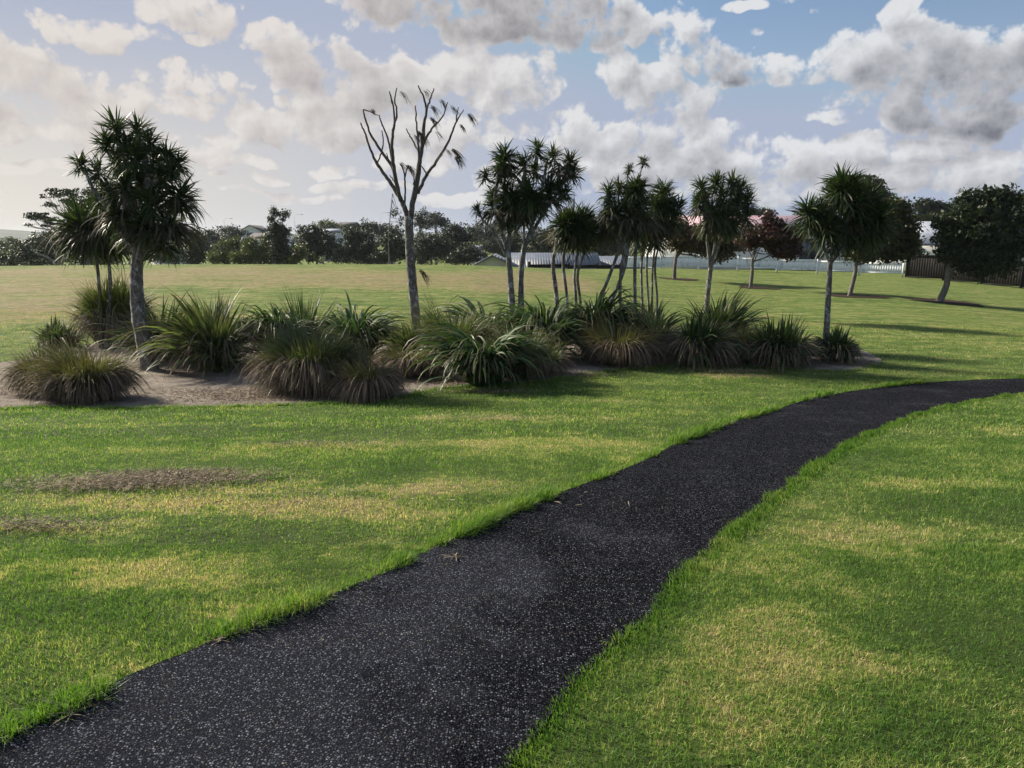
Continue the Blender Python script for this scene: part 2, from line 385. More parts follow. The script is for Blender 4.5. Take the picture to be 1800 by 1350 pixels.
def m_path():
    m, N, o = mat('asphalt_chip'); ge = N.new('ShaderNodeNewGeometry'); p = ge.outputs['Position']
    pj = N.vec('ADD', p, N.vec('MULTIPLY', N.noise(p, 70, 2, out=1), (.006, .006, .006)))
    v = N.new('ShaderNodeTexVoronoi', feature='F1'); N.put(v.inputs['Vector'], pj); v.inputs['Scale'].default_value = 108
    v2 = N.new('ShaderNodeTexVoronoi', feature='F1'); N.put(v2.inputs['Vector'], pj); v2.inputs['Scale'].default_value = 210
    sc = N.new('ShaderNodeSeparateColor'); N.put(sc.inputs[0], v.outputs['Color'])
    sc2 = N.new('ShaderNodeSeparateColor'); N.put(sc2.inputs[0], v2.outputs['Color'])
    wear = N.smooth(N.math('MULTIPLY_ADD', N.smooth(ellipse_mask(N, p, [(330,1290,1.0,.5),(560,1120,.6,.8),(800,1010,.5,.8)]), -.6, .8), .20, N.noise(p, 1.3, 6, .7)), .46, .72)
    r3 = N.math('POWER', sc.outputs[0], N.math('MULTIPLY_ADD', wear, -2.6, 4.8))
    core = N.smooth(v.outputs['Distance'], .34, .52, 1, 0)
    r4 = N.math('POWER', sc2.outputs[0], 3.2); core2 = N.smooth(v2.outputs['Distance'], .30, .5, 1, 0)
    stone = N.mix(sc.outputs[1], (.10, .11, .14), (.28, .30, .36)); stone = N.mix(N.smooth(sc.outputs[2], .86, .9), stone, (.22, .19, .15))
    base = N.mix(N.noise(p, 40, 4, .7), (.0020, .0022, .0035), (.0075, .008, .011))
    base = N.mix(N.math('MULTIPLY', wear, .5), base, (.026, .028, .036))
    c = N.mix(N.math('MULTIPLY', r4, N.math('MULTIPLY', core2, .62)), base, (.115, .12, .145))
    c = N.mix(N.math('MULTIPLY', N.math('MULTIPLY', r3, core), .85), c, stone)
    moss = N.smooth(N.noise(p, 3.2, 5, .7), .60, .74); c = N.mix(N.math('MULTIPLY', moss, .25), c, (.03, .028, .02))
    hh = N.math('ADD', N.math('MULTIPLY', core, .6), N.noise(p, 160, 3))
    N.l.new(bsdf(N, c, .95, .0, bump(N, hh, .9, .006)), o.inputs[0]); return m
def m_soil():
    m, N, o = mat('dry_soil'); ge = N.new('ShaderNodeNewGeometry'); p = ge.outputs['Position']
    n = N.noise(p, 1.3, 6, .65); n2 = N.noise(p, 18, 8, .8); n3 = N.noise(N.vec('MULTIPLY', p, (1, 3, 1)), 7, 5, .7)
    c = N.ramp(N.math('MULTIPLY_ADD', N.math('SUBTRACT', n2, .5), 1.1, n), [(.25, (.12, .10, .088)), (.48, (.25, .215, .185)), (.7, (.36, .32, .28)), (.9, (.44, .40, .36))])
    c = N.mix(N.smooth(n3, .56, .68), c, (.05, .04, .033))
    N.l.new(bsdf(N, c, .95, .1, bump(N, n2, 1.0, .05)), o.inputs[0]); return m
def m_mulch():
    m, N, o = mat('bark_mulch'); ge = N.new('ShaderNodeNewGeometry'); p = ge.outputs['Position']
    c = N.ramp(N.noise(p, 14, 6, .8), [(.3, (.02, .015, .012)), (.6, (.07, .05, .036)), (.85, (.16, .12, .09))])
    N.l.new(bsdf(N, c, .95, .1, bump(N, N.noise(p, 25, 5), 1, .04)), o.inputs[0]); return m
def m_bark(name, c1, c2, lichen=.5):
    m, N, o = mat(name); tc = N.new('ShaderNodeTexCoord'); v = tc.outputs['Object']
    n = N.noise(N.vec('MULTIPLY', v, (1, 1, .25)), 30, 6, .7); l = N.noise(N.vec('MULTIPLY', v, (1, 1, .6)), 9, 6, .72)
    c = N.mix(N.smooth(n, .35, .65), c1, c2)
    c = N.mix(N.math('MULTIPLY', N.smooth(l, .52, .60), lichen), c, (.40, .42, .42))
    c = N.mix(N.math('MULTIPLY', N.smooth(N.noise(v, 14, 5), .58, .66), .7), c, (.03, .028, .025))
    N.l.new(bsdf(N, c, .9, .15, bump(N, n, .8, .02)), o.inputs[0]); return m
M = dict(
 ground=m_ground(), blade=m_blade(), path=m_path(), soil=m_soil(), mulch=m_mulch(),
 bark=m_bark('grey_bark', (.075, .068, .060), (.20, .185, .17), .8), darkbark=m_bark('dark_bark', (.045, .038, .034), (.10, .09, .08), .25),
 deadbark=m_bark('dead_bark', (.065, .055, .048), (.15, .13, .12), .15), farbark=m_bark('far_bark', (.10, .085, .075), (.2, .18, .16), .2),
 head=leaf_mat('cabbage_leaf', (.018, .036, .014), (.055, .085, .026), tip=(.12, .10, .045), trans=.18, rough=.5, spec=.22),
 headdead=leaf_mat('cabbage_dead_leaf', (.035, .032, .022), (.105, .092, .060), trans=.15, rough=.8),
 flax=leaf_mat('flax_leaf', (.018, .042, .018), (.085, .135, .050), tip=(.17, .14, .085), trans=.20, rough=.5, spec=.22),
 flaxlt=leaf_mat('flax_leaf_pale', (.040, .070, .024), (.15, .18, .075), tip=(.24, .19, .10), trans=.25, rough=.55, spec=.2),
 tuss=leaf_mat('tussock_blade', (.045, .058, .022), (.17, .16, .065), tip=(.20, .14, .08), trans=.2, rough=.6),
 tussg=leaf_mat('sedge_blade', (.028, .050, .016), (.12, .15, .048), tip=(.19, .16, .08), trans=.25, rough=.5),
 skirt=leaf_mat('dry_skirt', (.06, .042, .034), (.26, .195, .145), trans=.12, rough=.85, tcol=(1.1, 1, .9)),
 leafd=leaf_mat('leaf_dark', (.010, .018, .010), (.034, .050, .020), trans=.15, clump=.9),
 leafm=leaf_mat('leaf_mid', (.013, .022, .014), (.038, .050, .024), trans=.15, clump=.8),
 leafl=leaf_mat('leaf_light', (.040, .055, .018), (.105, .12, .04), trans=.25, clump=.8),
 leafr=leaf_mat('leaf_red', (.026, .018, .016), (.085, .046, .036), trans=.22, clump=.9, tcol=(1.4, 1, .9)),
 leafo=leaf_mat('leaf_olive', (.016, .024, .012), (.060, .065, .026), trans=.2, clump=.9),
 leafb=leaf_mat('leaf_bronze', (.030, .028, .014), (.085, .065, .028), trans=.22, clump=.9, tcol=(1.4, 1.1, .7)),
 white=plain('white_weatherboard', (.80, .81, .83), (.66, .67, .70), 1.6, .6, .3, .15), fencewhite=plain('flaking_white_paint', (.86, .88, .92), (.45, .46, .50), 2.6, .7, .2, .4, stretch=(1, 1, .5), lo=.52, hi=.75),
 pink=None, greyroof=None, greyblue=None,
 glass=plain('window_glass', (.05, .06, .08), (.10, .12, .15), 1, .08, .6, 0), trim=plain('dark_trim', (.03, .03, .035), (.05, .05, .055), 4, .5),
 paling=plain('weathered_paling', (.030, .027, .025), (.015, .013, .012), 5, .9, .1, .5, stretch=(3, 3, .3)),
 cream=plain('cream_wall', (.45, .43, .40), (.36, .34, .32), 1, .7), darkroof=plain('dark_tile_roof', (.06, .055, .06), (.10, .095, .095), 3, .8),
 steel=plain('galvanised_steel', (.35, .36, .37), (.25, .26, .27), 3, .5, .5, 0, metal=.3), dry=leaf_mat('dry_litter', (.16, .12, .085), (.34, .28, .20), trans=.15, rough=.9, tcol=(1, 1, 1)),
)
def m_corr(name, c1, c2, axis=0):
    m, N, o = mat(name); tc = N.new('ShaderNodeTexCoord'); w = N.new('ShaderNodeTexWave', bands_direction='X'); N.put(w.inputs[0], tc.outputs['Object'])
    w.inputs['Scale'].default_value = 1.1; n = N.noise(tc.outputs['Object'], 1.2, 6, .65)
    c = N.mix(N.smooth(n, .4, .65), c1, c2); c = N.mix(N.smooth(w.outputs['Fac'], .1, .0), c, tuple(x*.55 for x in c1))
    N.l.new(bsdf(N, c, .55, .4, bump(N, w.outputs['Fac'], .6, .05)), o.inputs[0]); return m
M['pink'] = m_corr('faded_red_roof', (.50, .36, .40), (.40, .27, .31)); M['greyroof'] = m_corr('grey_steel_roof', (.36, .39, .46), (.28, .31, .37)); M['greyblue'] = m_corr('slate_roof', (.085, .10, .135), (.12, .14, .18))

# ------------------------------------------------------------------ ground sheet
def axis(lo, hi, n, k):
    t = np.linspace(np.arcsinh(lo*k), np.arcsinh(hi*k), n); return np.sinh(t)/k
xs = axis(-2600, 2600, 620, .16); ys = axis(-60, 4200, 620, .10)
X, Y = np.meshgrid(xs, ys); Z = height(X, Y)
nx = len(xs); i = np.arange(len(ys)-1)[:, None]*nx; j = np.arange(nx-1)[None]
Q = np.stack([i+j, i+j+1, i+nx+j+1, i+nx+j], -1).reshape(-1, 4)
g = link('ground', mesh('ground', np.stack([X, Y, Z], -1).reshape(-1, 3), [Q], M['ground'], smooth=True)); tag(g, 'mown park lawn rolling away to a low grassy rise', 'ground', kind='structure')

# far hills beyond the valley
def ridge(name, Yd, pts, depth, matl, label):
    pts = np.array(pts, float); xx = np.linspace(pts[0, 0], pts[-1, 0], 160); rr = np.interp(xx, pts[:, 0], pts[:, 1])
    rr = rr+np.convolve(rng.normal(0, 2.2, 160), np.ones(5)/5, 'same')
    V = []
    for s_, zf in ((-1, 0), (-.6, .55), (-.25, .9), (0, 1), (.4, .8), (1, 0)):
        for a, b in zip(xx, rr):
            q = P(a, b, Yd); V.append((q[0], Yd+s_*depth, -8+(q[2]+8)*zf))
    V = np.array(V); n = len(xx); i = np.arange(5)[:, None]*n; j = np.arange(n-1)[None]
    o = link(name, mesh(name, V, [np.stack([i+j, i+j+1, i+n+j+1, i+n+j], -1).reshape(-1, 4)], matl, smooth=True)); tag(o, label, 'hills', kind='structure')
M['hill'] = plain('far_hill_bush', (.05, .07, .05), (.10, .11, .09), .02, .9, .1, 0)
ridge('hills', 1500, [(-600, 398), (-200, 400), (0, 404), (60, 407), (160, 410), (400, 409), (700, 412), (1000, 410), (1400, 408), (1900, 405), (2400, 402)], 250, M['hill'], 'distant blue-grey hills on the horizon')

# ------------------------------------------------------------------ path and bed outlines
LE = [(-150,1370),(0,1299),(109,1256),(183,1215),(240,1184),(324,1152),(445,1098),(547,1062),(664,1013),(781,956),(918,893),(1043,846),(1125,814),(1200,776),(1290,742),(1350,725),(1420,703),(1500,688),(1600,676),(1700,669),(1800,666),(1950,664)]
RE = [(850,1440),(902,1348),(937,1303),(976,1250),(1012,1203),(1050,1165),(1094,1129),(1140,1088),(1170,1048),(1205,1008),(1265,955),(1340,893),(1406,843),(1460,803),(1520,768),(1600,735),(1680,712),(1800,692),(1950,680)]
def dense(pts, n, jit=0.0):
    w = np.array([at(*p)[:2] for p in pts]); s = spline(w, n)
    if jit: s = s+np.convolve(rng.normal(0, 1, n), np.ones(3)/3, 'same')[:, None]*jit
    return s
le = dense(LE, 420, .012); re_ = dense(RE, 420, .014)
def extend(e, n0, n1, d0, d1):
    a = e[0]+np.array(d0)[None]*np.linspace(1, 0, n0, endpoint=False)[:, None]; b = e[-1]+np.array(d1)[None]*np.linspace(0, 1, n1+1)[1:, None]
    return np.concatenate([a, e, b])
le = extend(le, 20, 20, (-3.0, -3.4), (22, 2.0)); re_ = extend(re_, 20, 20, (-2.6, -3.6), (22, 2.0))
PATHPOLY = np.concatenate([le, re_[::-1]])
def resample(e, n):
    s = np.concatenate([[0], np.cumsum(np.linalg.norm(np.diff(e, axis=0), axis=1))]); t = np.linspace(0, s[-1], n)
    return np.stack([np.interp(t, s, e[:, 0]), np.interp(t, s, e[:, 1])], 1)
def sheet_between(name, a, b, cols, off, matl, label, cat):
    n = len(a); V = []
    for k in range(cols+1):
        q = a+(b-a)*k/cols; V.append(np.stack([q[:, 0], q[:, 1], height(q[:, 0], q[:, 1])+off], 1))
    V = np.concatenate(V); i = np.arange(cols)[:, None]*n; j = np.arange(n-1)[None]
    o = link(name, mesh(name, V, [np.stack([i+j, i+n+j, i+n+j+1, i+j+1], -1).reshape(-1, 4)], matl, smooth=True)); return tag(o, label, cat, kind='structure')
sheet_between('path', resample(le, 300), resample(re_, 300), 10, .012, M['path'], 'dark asphalt footpath curving away between the lawns', 'path')
BEDF = [(-260,735),(-60,725),(60,716),(200,718),(420,715),(560,710),(640,706),(700,700),(760,685),(850,677),(930,672),(1040,657),(1130,646),(1240,640),(1330,645),(1400,650),(1500,652),(1548,640)]
BEDB = [(-260,640),(-60,642),(60,630),(200,600),(420,600),(560,600),(640,600),(700,600),(760,600),(850,592),(930,585),(1040,580),(1130,580),(1240,582),(1330,592),(1400,600),(1500,612),(1550,632)]
bf = dense(BEDF, 180, .02); bb = dense(BEDB, 180, .02)
BEDPOLY = np.concatenate([bf, bb[::-1]])
sheet_between('soil', bf, bb, 14, .010, M['soil'], 'bare dry dirt of the long planting bed', 'soil')

def inside(x, y, poly):
    c = np.zeros(len(x), bool); a = poly; b = np.roll(poly, -1, 0)
    for (x1, y1), (x2, y2) in zip(a, b):
        if y1 == y2: continue
        k = ((y1 > y) != (y2 > y)) & (x < (x2-x1)*(y-y1)/(y2-y1)+x1); c ^= k
    return c
def edge_dist(x, y, line):
    d = np.full(len(x), 9.0)
    for k in range(0, len(line)-1, 2):
        a = line[k]; b = line[min(k+2, len(line)-1)]; ab = b-a; t = np.clip(((x-a[0])*ab[0]+(y-a[1])*ab[1])/(ab@ab+1e-9), 0, 1)
        d = np.minimum(d, np.hypot(x-a[0]-t*ab[0], y-a[1]-t*ab[1]))
    return d

# mulch rings of the lawn trees
RINGS = [(1658,531,1.5,.8),(1498,521,1.3,.6),(1322,506,1.0,.5),(1187,491,1.1,.5)]
for (px, py, a, b) in RINGS:
    c = at(px+8, py); n = 48; th = np.linspace(0, 2*math.pi, n, endpoint=False)
    rr = 1+.12*np.sin(3*th+px)+.08*rng.normal(size=n); V = [[c[0], c[1], hz(c[0], c[1])+.03]]
    for fr in (.5, 1):
        V += [[c[0]+math.cos(t)*a*r_*fr, c[1]+math.sin(t)*b*2.0*r_*fr, hz(c[0]+math.cos(t)*a*r_*fr, c[1]+math.sin(t)*b*2.0*r_*fr)+.022] for t, r_ in zip(th, rr)]
    T = [[0, 1+k, 1+(k+1) % n] for k in range(n)]; Qr = [[1+k, 1+n+k, 1+n+(k+1) % n, 1+(k+1) % n] for k in range(n)]
    o = link('soil', mesh('soil', V, [np.array(Qr), np.array(T)], M['mulch'])); tag(o, 'dark ring of bark mulch on the lawn round a tree foot', 'soil', kind='structure')

# ------------------------------------------------------------------ grass
def grass():
    mb = MB(); Vs = []; As = []
    def batch(n, y0, y1, hmin, hmax, wmul, xlim):
        # even cover of the ground the camera sees, in distance bands
        y = np.sqrt(rng.random(n)*(y1**2-y0**2)+y0**2); x = (rng.random(n)*2-1)*(y*xlim+.6)
        ok = ~inside(x, y, PATHPOLY) & ~inside(x, y, BEDPOLY); x, y = x[ok], y[ok]
        return x, y, hmin, hmax, wmul
    bands = [batch(330000, 1.5, 4.2, .014, .034, .78, .72), batch(250000, 4.2, 8, .016, .038, 1.25, .72), batch(130000, 8, 14, .025, .05, 2.6, .72), batch(60000, 14, 24, .03, .055, 4.5, .72)]
    for (x, y, h0, h1, wm) in bands:
        n = len(x); z = height(x, y); L = h0+(h1-h0)*rng.random(n)**1.5
        patch = (np.sin(x*2.3+np.sin(y*1.7)*1.5)+np.sin(y*3.1+x*.9))*.14+1; L = L*patch
        add_blades(mb, x, y, z, L, .0032*wm*(.7+.6*rng.random(n)), .7, 0)
    # longer fringe that hangs over the edges of the path
    for line, sgn in ((le, -1), (re_, 1)):
        w_ = rng.normal(size=4000); tn = np.clip(.5+2.1*np.convolve(w_, np.hanning(24), 'same')/3.0*.35+1.2*np.convolve(w_, np.hanning(90), 'same')/5.8*.35, .05, 1.5); tn = tn if sgn < 0 else .35+.45*tn
        e = resample(line, 4000); t = np.gradient(e, axis=0); t /= np.linalg.norm(t, axis=1)[:, None]; nrm = np.stack([-t[:, 1], t[:, 0]], 1)*(-sgn)
        n = 80000; k = rng.integers(0, 4000, n); dd = np.linalg.norm(e[k], axis=1); keep = (e[k, 1] > 1.2) & (dd < 18) & (rng.random(n) < np.clip(5/np.maximum(dd, 1), .25, 1)*np.clip(.25+.9*tn[k], 0, 1)); k = k[keep]; n = len(k)
        s = np.linspace(0, 1, 4000)[k]*le.shape[0]
        tuft = tn[k]
        off = np.abs(rng.normal(0, .060, n))-.050*tuft*rng.random(n)-.01
        q = e[k]+nrm[k]*off[:, None]; dd = np.hypot(q[:, 0], q[:, 1])
        L = (.022+.055*rng.random(n)*tuft+.022*tuft)*(1.15 if sgn < 0 else .75)
        azb = np.arctan2(-nrm[k, 1], -nrm[k, 0])+rng.normal(0, 1.0, n)
        add_blades(mb, q[:, 0], q[:, 1], height(q[:, 0], q[:, 1])+.006, L, .0034*np.maximum(1, dd/3.6)*(.7+.6*rng.random(n)), .75, .55, az=azb)
    # fringe round the bed
    e = resample(np.concatenate([bf]), 4000); t = np.gradient(e, axis=0); t /= np.linalg.norm(t, axis=1)[:, None]; nrm = np.stack([t[:, 1], -t[:, 0]], 1)
    n = 14000; k = rng.integers(0, 4000, n); q = e[k]+nrm[k]*(rng.normal(.04, .10, n)*(1+.8*np.sin(k*.05)))[:, None]
    add_blades(mb, q[:, 0], q[:, 1], height(q[:, 0], q[:, 1])+.006, .025+.04*rng.random(n), .008*(.7+.6*rng.random(n)), .6, .25)
    return mb
def add_blades(mb, x, y, z, L, W, bend, lush, az=None):
    n = len(x); az = rng.random(n)*2*math.pi if az is None else az
    el = R(90)-np.abs(rng.normal(0, .75, n)); el = np.maximum(el, .25)
    hx, hy = np.cos(az), np.sin(az); sx, sy = -hy, hx
    fa = rng.random(n)*math.pi; wx, wy = np.cos(fa), np.sin(fa)          # blade faces any way
    b = np.stack([x, y, z-.004], 1)
    m = b+np.stack([hx*np.cos(el), hy*np.cos(el), np.sin(el)], 1)*(L*.55)[:, None]
    e2 = el-bend*rng.random(n)*1.3
    tip = m+np.stack([hx*np.cos(e2), hy*np.cos(e2), np.sin(e2)], 1)*(L*.5)[:, None]
    w = np.stack([wx, wy, np.zeros(n)], 1)*(W*.5)[:, None]
    V = np.stack([b-w, b+w, m+w*.8, m-w*.8, tip], 1)
    A = np.zeros((n, 5, 3)); A[:, :, 0] = rng.random(n)[:, None]; A[:, :, 2] = lush; A[:, 2:4, 1] = .5; A[:, 4, 1] = 1
    i = np.arange(n)*5; Qd = np.stack([i, i+1, i+2, i+3], 1); T = np.stack([i+3, i+2, i+4], 1)
    mb.blades = getattr(mb, 'blades', [])
    mb.blades.append((V.reshape(-1, 3), Qd, T, A.reshape(-1, 3)))
gm = grass(); off = 0; Vs, Qs, Ts, As = [], [], [], []
for V, q, t, a in gm.blades: Vs.append(V); Qs.append(q+off); Ts.append(t+off); As.append(a); off += len(V)
go = link('grass', mesh('grass', np.concatenate(Vs), [np.concatenate(Qs), np.concatenate(Ts)], M['blade'], np.concatenate(As)))
tag(go, 'short mown grass of the lawn with a longer fringe at the path', 'grass', kind='stuff')

# dry clippings and litter: stuff
def litter(name, spots, n, L, W, label, matl=None, hh=.02):
    mb = MB(); pts = []
    for (px, py, a, b, wgt) in spots:
        c = at(px, py); m = int(n*wgt); pts.append(np.stack([c[0]+rng.normal(0, a, m), c[1]+rng.normal(0, b, m)], 1))
    q = np.concatenate(pts); z = height(q[:, 0], q[:, 1])+.012+rng.random(len(q))*hh
    leaves(mb, np.stack([q[:, 0], q[:, 1], z], 1), rng.random(len(q))*6.28, rng.normal(.1, .3, len(q)), L*(.5+rng.random(len(q))), W, .4, S=2)
    o = mb.build(name, matl or M['dry']); tag(o, label, 'litter', kind='stuff')
litter('dry_clippings', [(260,850,.45,.10,1),(330,840,.35,.07,.7),(180,860,.4,.10,.6),(40,930,.3,.06,.3),(560,785,.5,.08,.25),(1290,655,.5,.1,.3),(860,738,.5,.1,.15),(440,880,.9,.15,.25)], 2600, .045, .006, 'dry brown mower clippings lying in clumps on the lawn', hh=.055)
litter('leaf_litter', [(440,700,.7,.3,1.4),(520,690,.5,.3,1.2),(380,690,.8,.25,.5),(760,670,.6,.3,.8),(980,660,.5,.15,.8),(1100,640,.6,.1,.7),(20,690,.4,.3,.3),(1500,640,.3,.15,.7),(1250,640,1,.1,.5),(850,690,.5,.1,.2)], 1300, .075, .012, 'fallen dead leaves scattered over the bare dirt')

# ------------------------------------------------------------------ bed plants
def clump(name, px, brow, wpx, trow, style, label, cat, lightc=None, n=None, skirt=0.0, group='flax and sedge clumps in the planting bed'):
    b = at(px, brow); Yd = b[1]; pw = Yd/F*1.02; w = wpx*pw/2; h = P(px, trow, Yd)[2]-b[2]
    ph = rng.random()*6.28
    def LV(m_, base, az, el, ln, *a_, **k_):
        f = 1+.16*np.sin(az*2+ph)+.12*np.sin(az*5+ph*3)+.10*np.sin(az+ph*2)
        leaves(m_, base, az, el, ln*f*np.where(rng.random(len(base)) < .03, 1.15, 1), *a_, **k_)
    h *= {'droop': 1.03, 'sedge': 1.0}.get(style, .93); w *= .88
    r = root(name, b, label, cat, group); mb = MB()
    if style == 'flax':        # broad arching straps in fans
        m = int((n or 330)*1.7); k = rng.integers(0, 9, m); fa = rng.random(9)*6.28; fr = np.sqrt(rng.random(9))*w*.42
        az = rng.random(m)*6.28; bx = np.cos(fa)[k]*fr[k]+rng.normal(0, .05, m); by = np.sin(fa)[k]*fr[k]+rng.normal(0, .05, m)
        # leaves lean out from the middle of the clump
        az = np.arctan2(by+np.sin(az)*w*.35, bx+np.cos(az)*w*.35)
        out = rng.random(m); el = R(90)-np.abs(rng.normal(0, .22, m))-.75*out**1.5; ln = h*1.0*(.62+.42*rng.random(m))+out*w*.22
        dr = .35+1.7*out**1.1; LV(mb, np.stack([bx, by, np.zeros(m)], 1), az, el, ln, .036+.022*rng.random(m), dr, S=8, power=1.9, tipw=.05)
    elif style == 'droop':     # flax whose leaves fall right over
        m = int((n or 420)*1.3); az = rng.random(m)*6.28; rr = np.sqrt(rng.random(m))*w*.45
        el = R(90)-np.abs(rng.normal(.12, .3, m)); ln = (h*.95+w*.42)*(.6+.5*rng.random(m)); dr = 2.0+1.0*rng.random(m)
        LV(mb, np.stack([np.cos(az)*rr, np.sin(az)*rr, np.zeros(m)], 1), az+rng.normal(0, .4, m), el, ln, .038+.020*rng.random(m), dr, S=9, power=1.7, tipw=.08)
    elif style == 'spiky':
        n = n or 300; m = n; az = rng.random(m)*6.28; rr = np.sqrt(rng.random(m))*w*.4
        el = R(90)-np.abs(rng.normal(0, .45, m))*1.0; ln = h*(.7+.35*rng.random(m)); dr = .3+.9*rng.random(m)**2
        LV(mb, np.stack([np.cos(az)*rr, np.sin(az)*rr, np.zeros(m)], 1), az, el, ln, .018+.016*rng.random(m), dr, S=6, power=2, tipw=.05)
    elif style == 'sedge':     # fine mop
        m = int((n or 2600)*1.25); az = rng.random(m)*6.28; rr = np.sqrt(rng.random(m))*w*.62
        el = R(88)-np.abs(rng.normal(0, .33, m)); ln = h*1.0*(.45+.6*rng.random(m)); dr = .5+1.9*rng.random(m)
        LV(mb, np.stack([np.cos(az)*rr, np.sin(az)*rr, np.zeros(m)], 1), az+rng.normal(0, .5, m), el, ln, .009+.007*rng.random(m), dr, S=6, power=1.7, tipw=.1)
    elif style == 'tall':      # dense upright stand
        n = n or 1500; m = n; az = rng.random(m)*6.28; rr = np.sqrt(rng.random(m))*w*.72
        z0 = rng.random(m)*h*.45; el = R(90)-np.abs(rng.normal(0, .35, m)); ln = (h*1.0-z0)*(.55+.5*rng.random(m)); dr = .5+1.4*rng.random(m)
        LV(mb, np.stack([np.cos(az)*rr, np.sin(az)*rr, z0], 1), az+rng.normal(0, .6, m), el, ln, .014+.010*rng.random(m), dr, S=6, power=2, tipw=.1)
    default = {'flax': 'flax', 'droop': 'flax', 'spiky': 'flax', 'sedge': 'tussg', 'tall': 'tussg'}[style]
    mb.build('leaves', M[lightc or default], r)
    if skirt > 0:              # dead leaves hanging down to the ground all round
        sk = MB(); m = int(1500*skirt); az = rng.random(m)*6.28; rr = w*(.30+.45*rng.random(m)); z0 = h*(.15+.38*rng.random(m))
        el = R(35)*rng.random(m); ln = (z0*1.5+w*.10)*(.7+.45*rng.random(m)); dr = el+R(66)+R(22)*rng.random(m)
        LV(sk, np.stack([np.cos(az)*rr, np.sin(az)*rr, z0*(1.0)], 1), az+rng.normal(0, .25, m), el, ln, .009+.008*rng.random(m), dr, S=6, power=.8, tipw=.2)
        V = np.concatenate(sk.V); V[:, 2] = np.maximum(V[:, 2], .01+.02*rng.random(len(V))); sk.V = [V]
        s_ = sk.build('dead_leaves', M['skirt'], r)
        s_['label'] = 'brown dead leaves hanging round the foot of the clump'
    return r
CL = [
 # name, px, base row, width px, top row, style, label, category, colour, n, skirt
 ('sedge_clump', 88, 692, 105, 606, 'sedge', 'brown-green sedge mop at the far left end of the bed', 'sedge', 'tuss', 2400, .9),
 ('sedge_clump', 158, 704, 138, 606, 'sedge', 'wide brown sedge mop in front of the twin stemmed cabbage tree', 'sedge', 'tuss', 3400, 1.0),
 ('flax_bush', 112, 610, 110, 562, 'flax', 'small dark flax behind the leftmost sedge mops', 'flax', None, 260, 0),
 ('sedge_bush', 205, 603, 108, 482, 'tall', 'tallest upright green sedge stand behind the twin cabbage stems', 'sedge', None, 2600, .5),
 ('flax_bush', 288, 632, 100, 520, 'flax', 'dark flax just right of the big left cabbage trunk', 'flax', None, 300, .2),
 ('flax_bush', 385, 650, 165, 512, 'flax', 'large pale-tipped fan shaped flax standing over bare dirt', 'flax', 'flaxlt', 620, .2),
 ('flax_bush', 492, 632, 120, 528, 'droop', 'glossy dark flax right of the large fan shaped one', 'flax', None, 420, 0),
 ('flax_bush', 536, 626, 60, 502, 'spiky', 'stiff spiky flax poking up above its drooping neighbours', 'flax', None, 260, 0),
 ('sedge_clump', 552, 690, 150, 566, 'sedge', 'large sedge with green top and thick brown skirt over the dirt', 'sedge', None, 3200, 1.5),
 ('sedge_clump', 652, 700, 100, 622, 'sedge', 'low straw-brown tussock at the front edge of the bed', 'sedge', 'tuss', 900, 1.3),
 ('flax_bush', 628, 632, 120, 532, 'droop', 'arching flax left of the bare dead tree', 'flax', None, 420, 0),
 ('sedge_clump', 722, 660, 105, 596, 'sedge', 'reddish brown tussock below the bare dead tree', 'sedge', 'tuss', 900, 1.1),
 ('flax_bush', 735, 640, 90, 562, 'flax', 'pale flax round the foot of the bare dead tree', 'flax', 'flaxlt', 220, 0),
 ('sedge_clump', 800, 640, 115, 532, 'sedge', 'yellow-green sedge right of the bare dead tree', 'sedge', 'tussg', 2400, .3),
 ('flax_bush', 858, 628, 85, 515, 'droop', 'dark flax behind the middle of the bed, left of the cabbage trunks', 'flax', None, 300, 0),
 ('flax_bush', 852, 676, 135, 568, 'droop', 'big glossy weeping flax at the front middle of the bed', 'flax', None, 560, 0),
 ('sedge_clump', 912, 664, 90, 572, 'sedge', 'fine pale sedge in front of the twin cabbage trunks', 'sedge', 'tussg', 1700, .2),
 ('flax_bush', 955, 632, 105, 512, 'droop', 'round flax with silvery leaves right of the twin cabbage trunks', 'flax', None, 480, 0),
 ('flax_bush', 962, 657, 62, 602, 'spiky', 'small young flax alone at the front of the bed', 'flax', 'flaxlt', 150, .25),
 ('flax_bush', 1045, 620, 110, 498, 'droop', 'flax at the feet of the leaning cabbage stems', 'flax', None, 480, 0),
 ('sedge_clump', 1090, 640, 125, 558, 'sedge', 'olive sedge in front of the leaning cabbage stems', 'sedge', 'tuss', 2400, .9),
 ('flax_bush', 1142, 622, 95, 525, 'flax', 'dark flax behind the olive sedge', 'flax', None, 330, .2),
 ('flax_bush', 1222, 638, 115, 545, 'flax', 'dark green flax in front of the small-leaved one on the bed crest', 'flax', None, 430, .7),
 ('flax_bush', 1258, 610, 100, 514, 'flax', 'dark flax at the back, below the cabbage tree near the white fence', 'flax', None, 430, 0),
 ('sedge_clump', 1302, 634, 80, 568, 'sedge', 'windswept brown sedge between two dark flaxes', 'sedge', 'tuss', 1500, .7),
 ('flax_bush', 1368, 641, 125, 558, 'flax', 'wide low dark flax left of the lone cabbage trunk', 'flax', None, 520, .5),
 ('flax_bush', 1468, 634, 72, 570, 'flax', 'small flax round the foot of the lone right cabbage tree', 'flax', None, 260, .4),
]
for (nm, px, br, wp, tr, st, lb, ct, lc, n, sk) in CL: clump(nm, px, br, wp, tr, st, lb, ct, lc, n, sk)

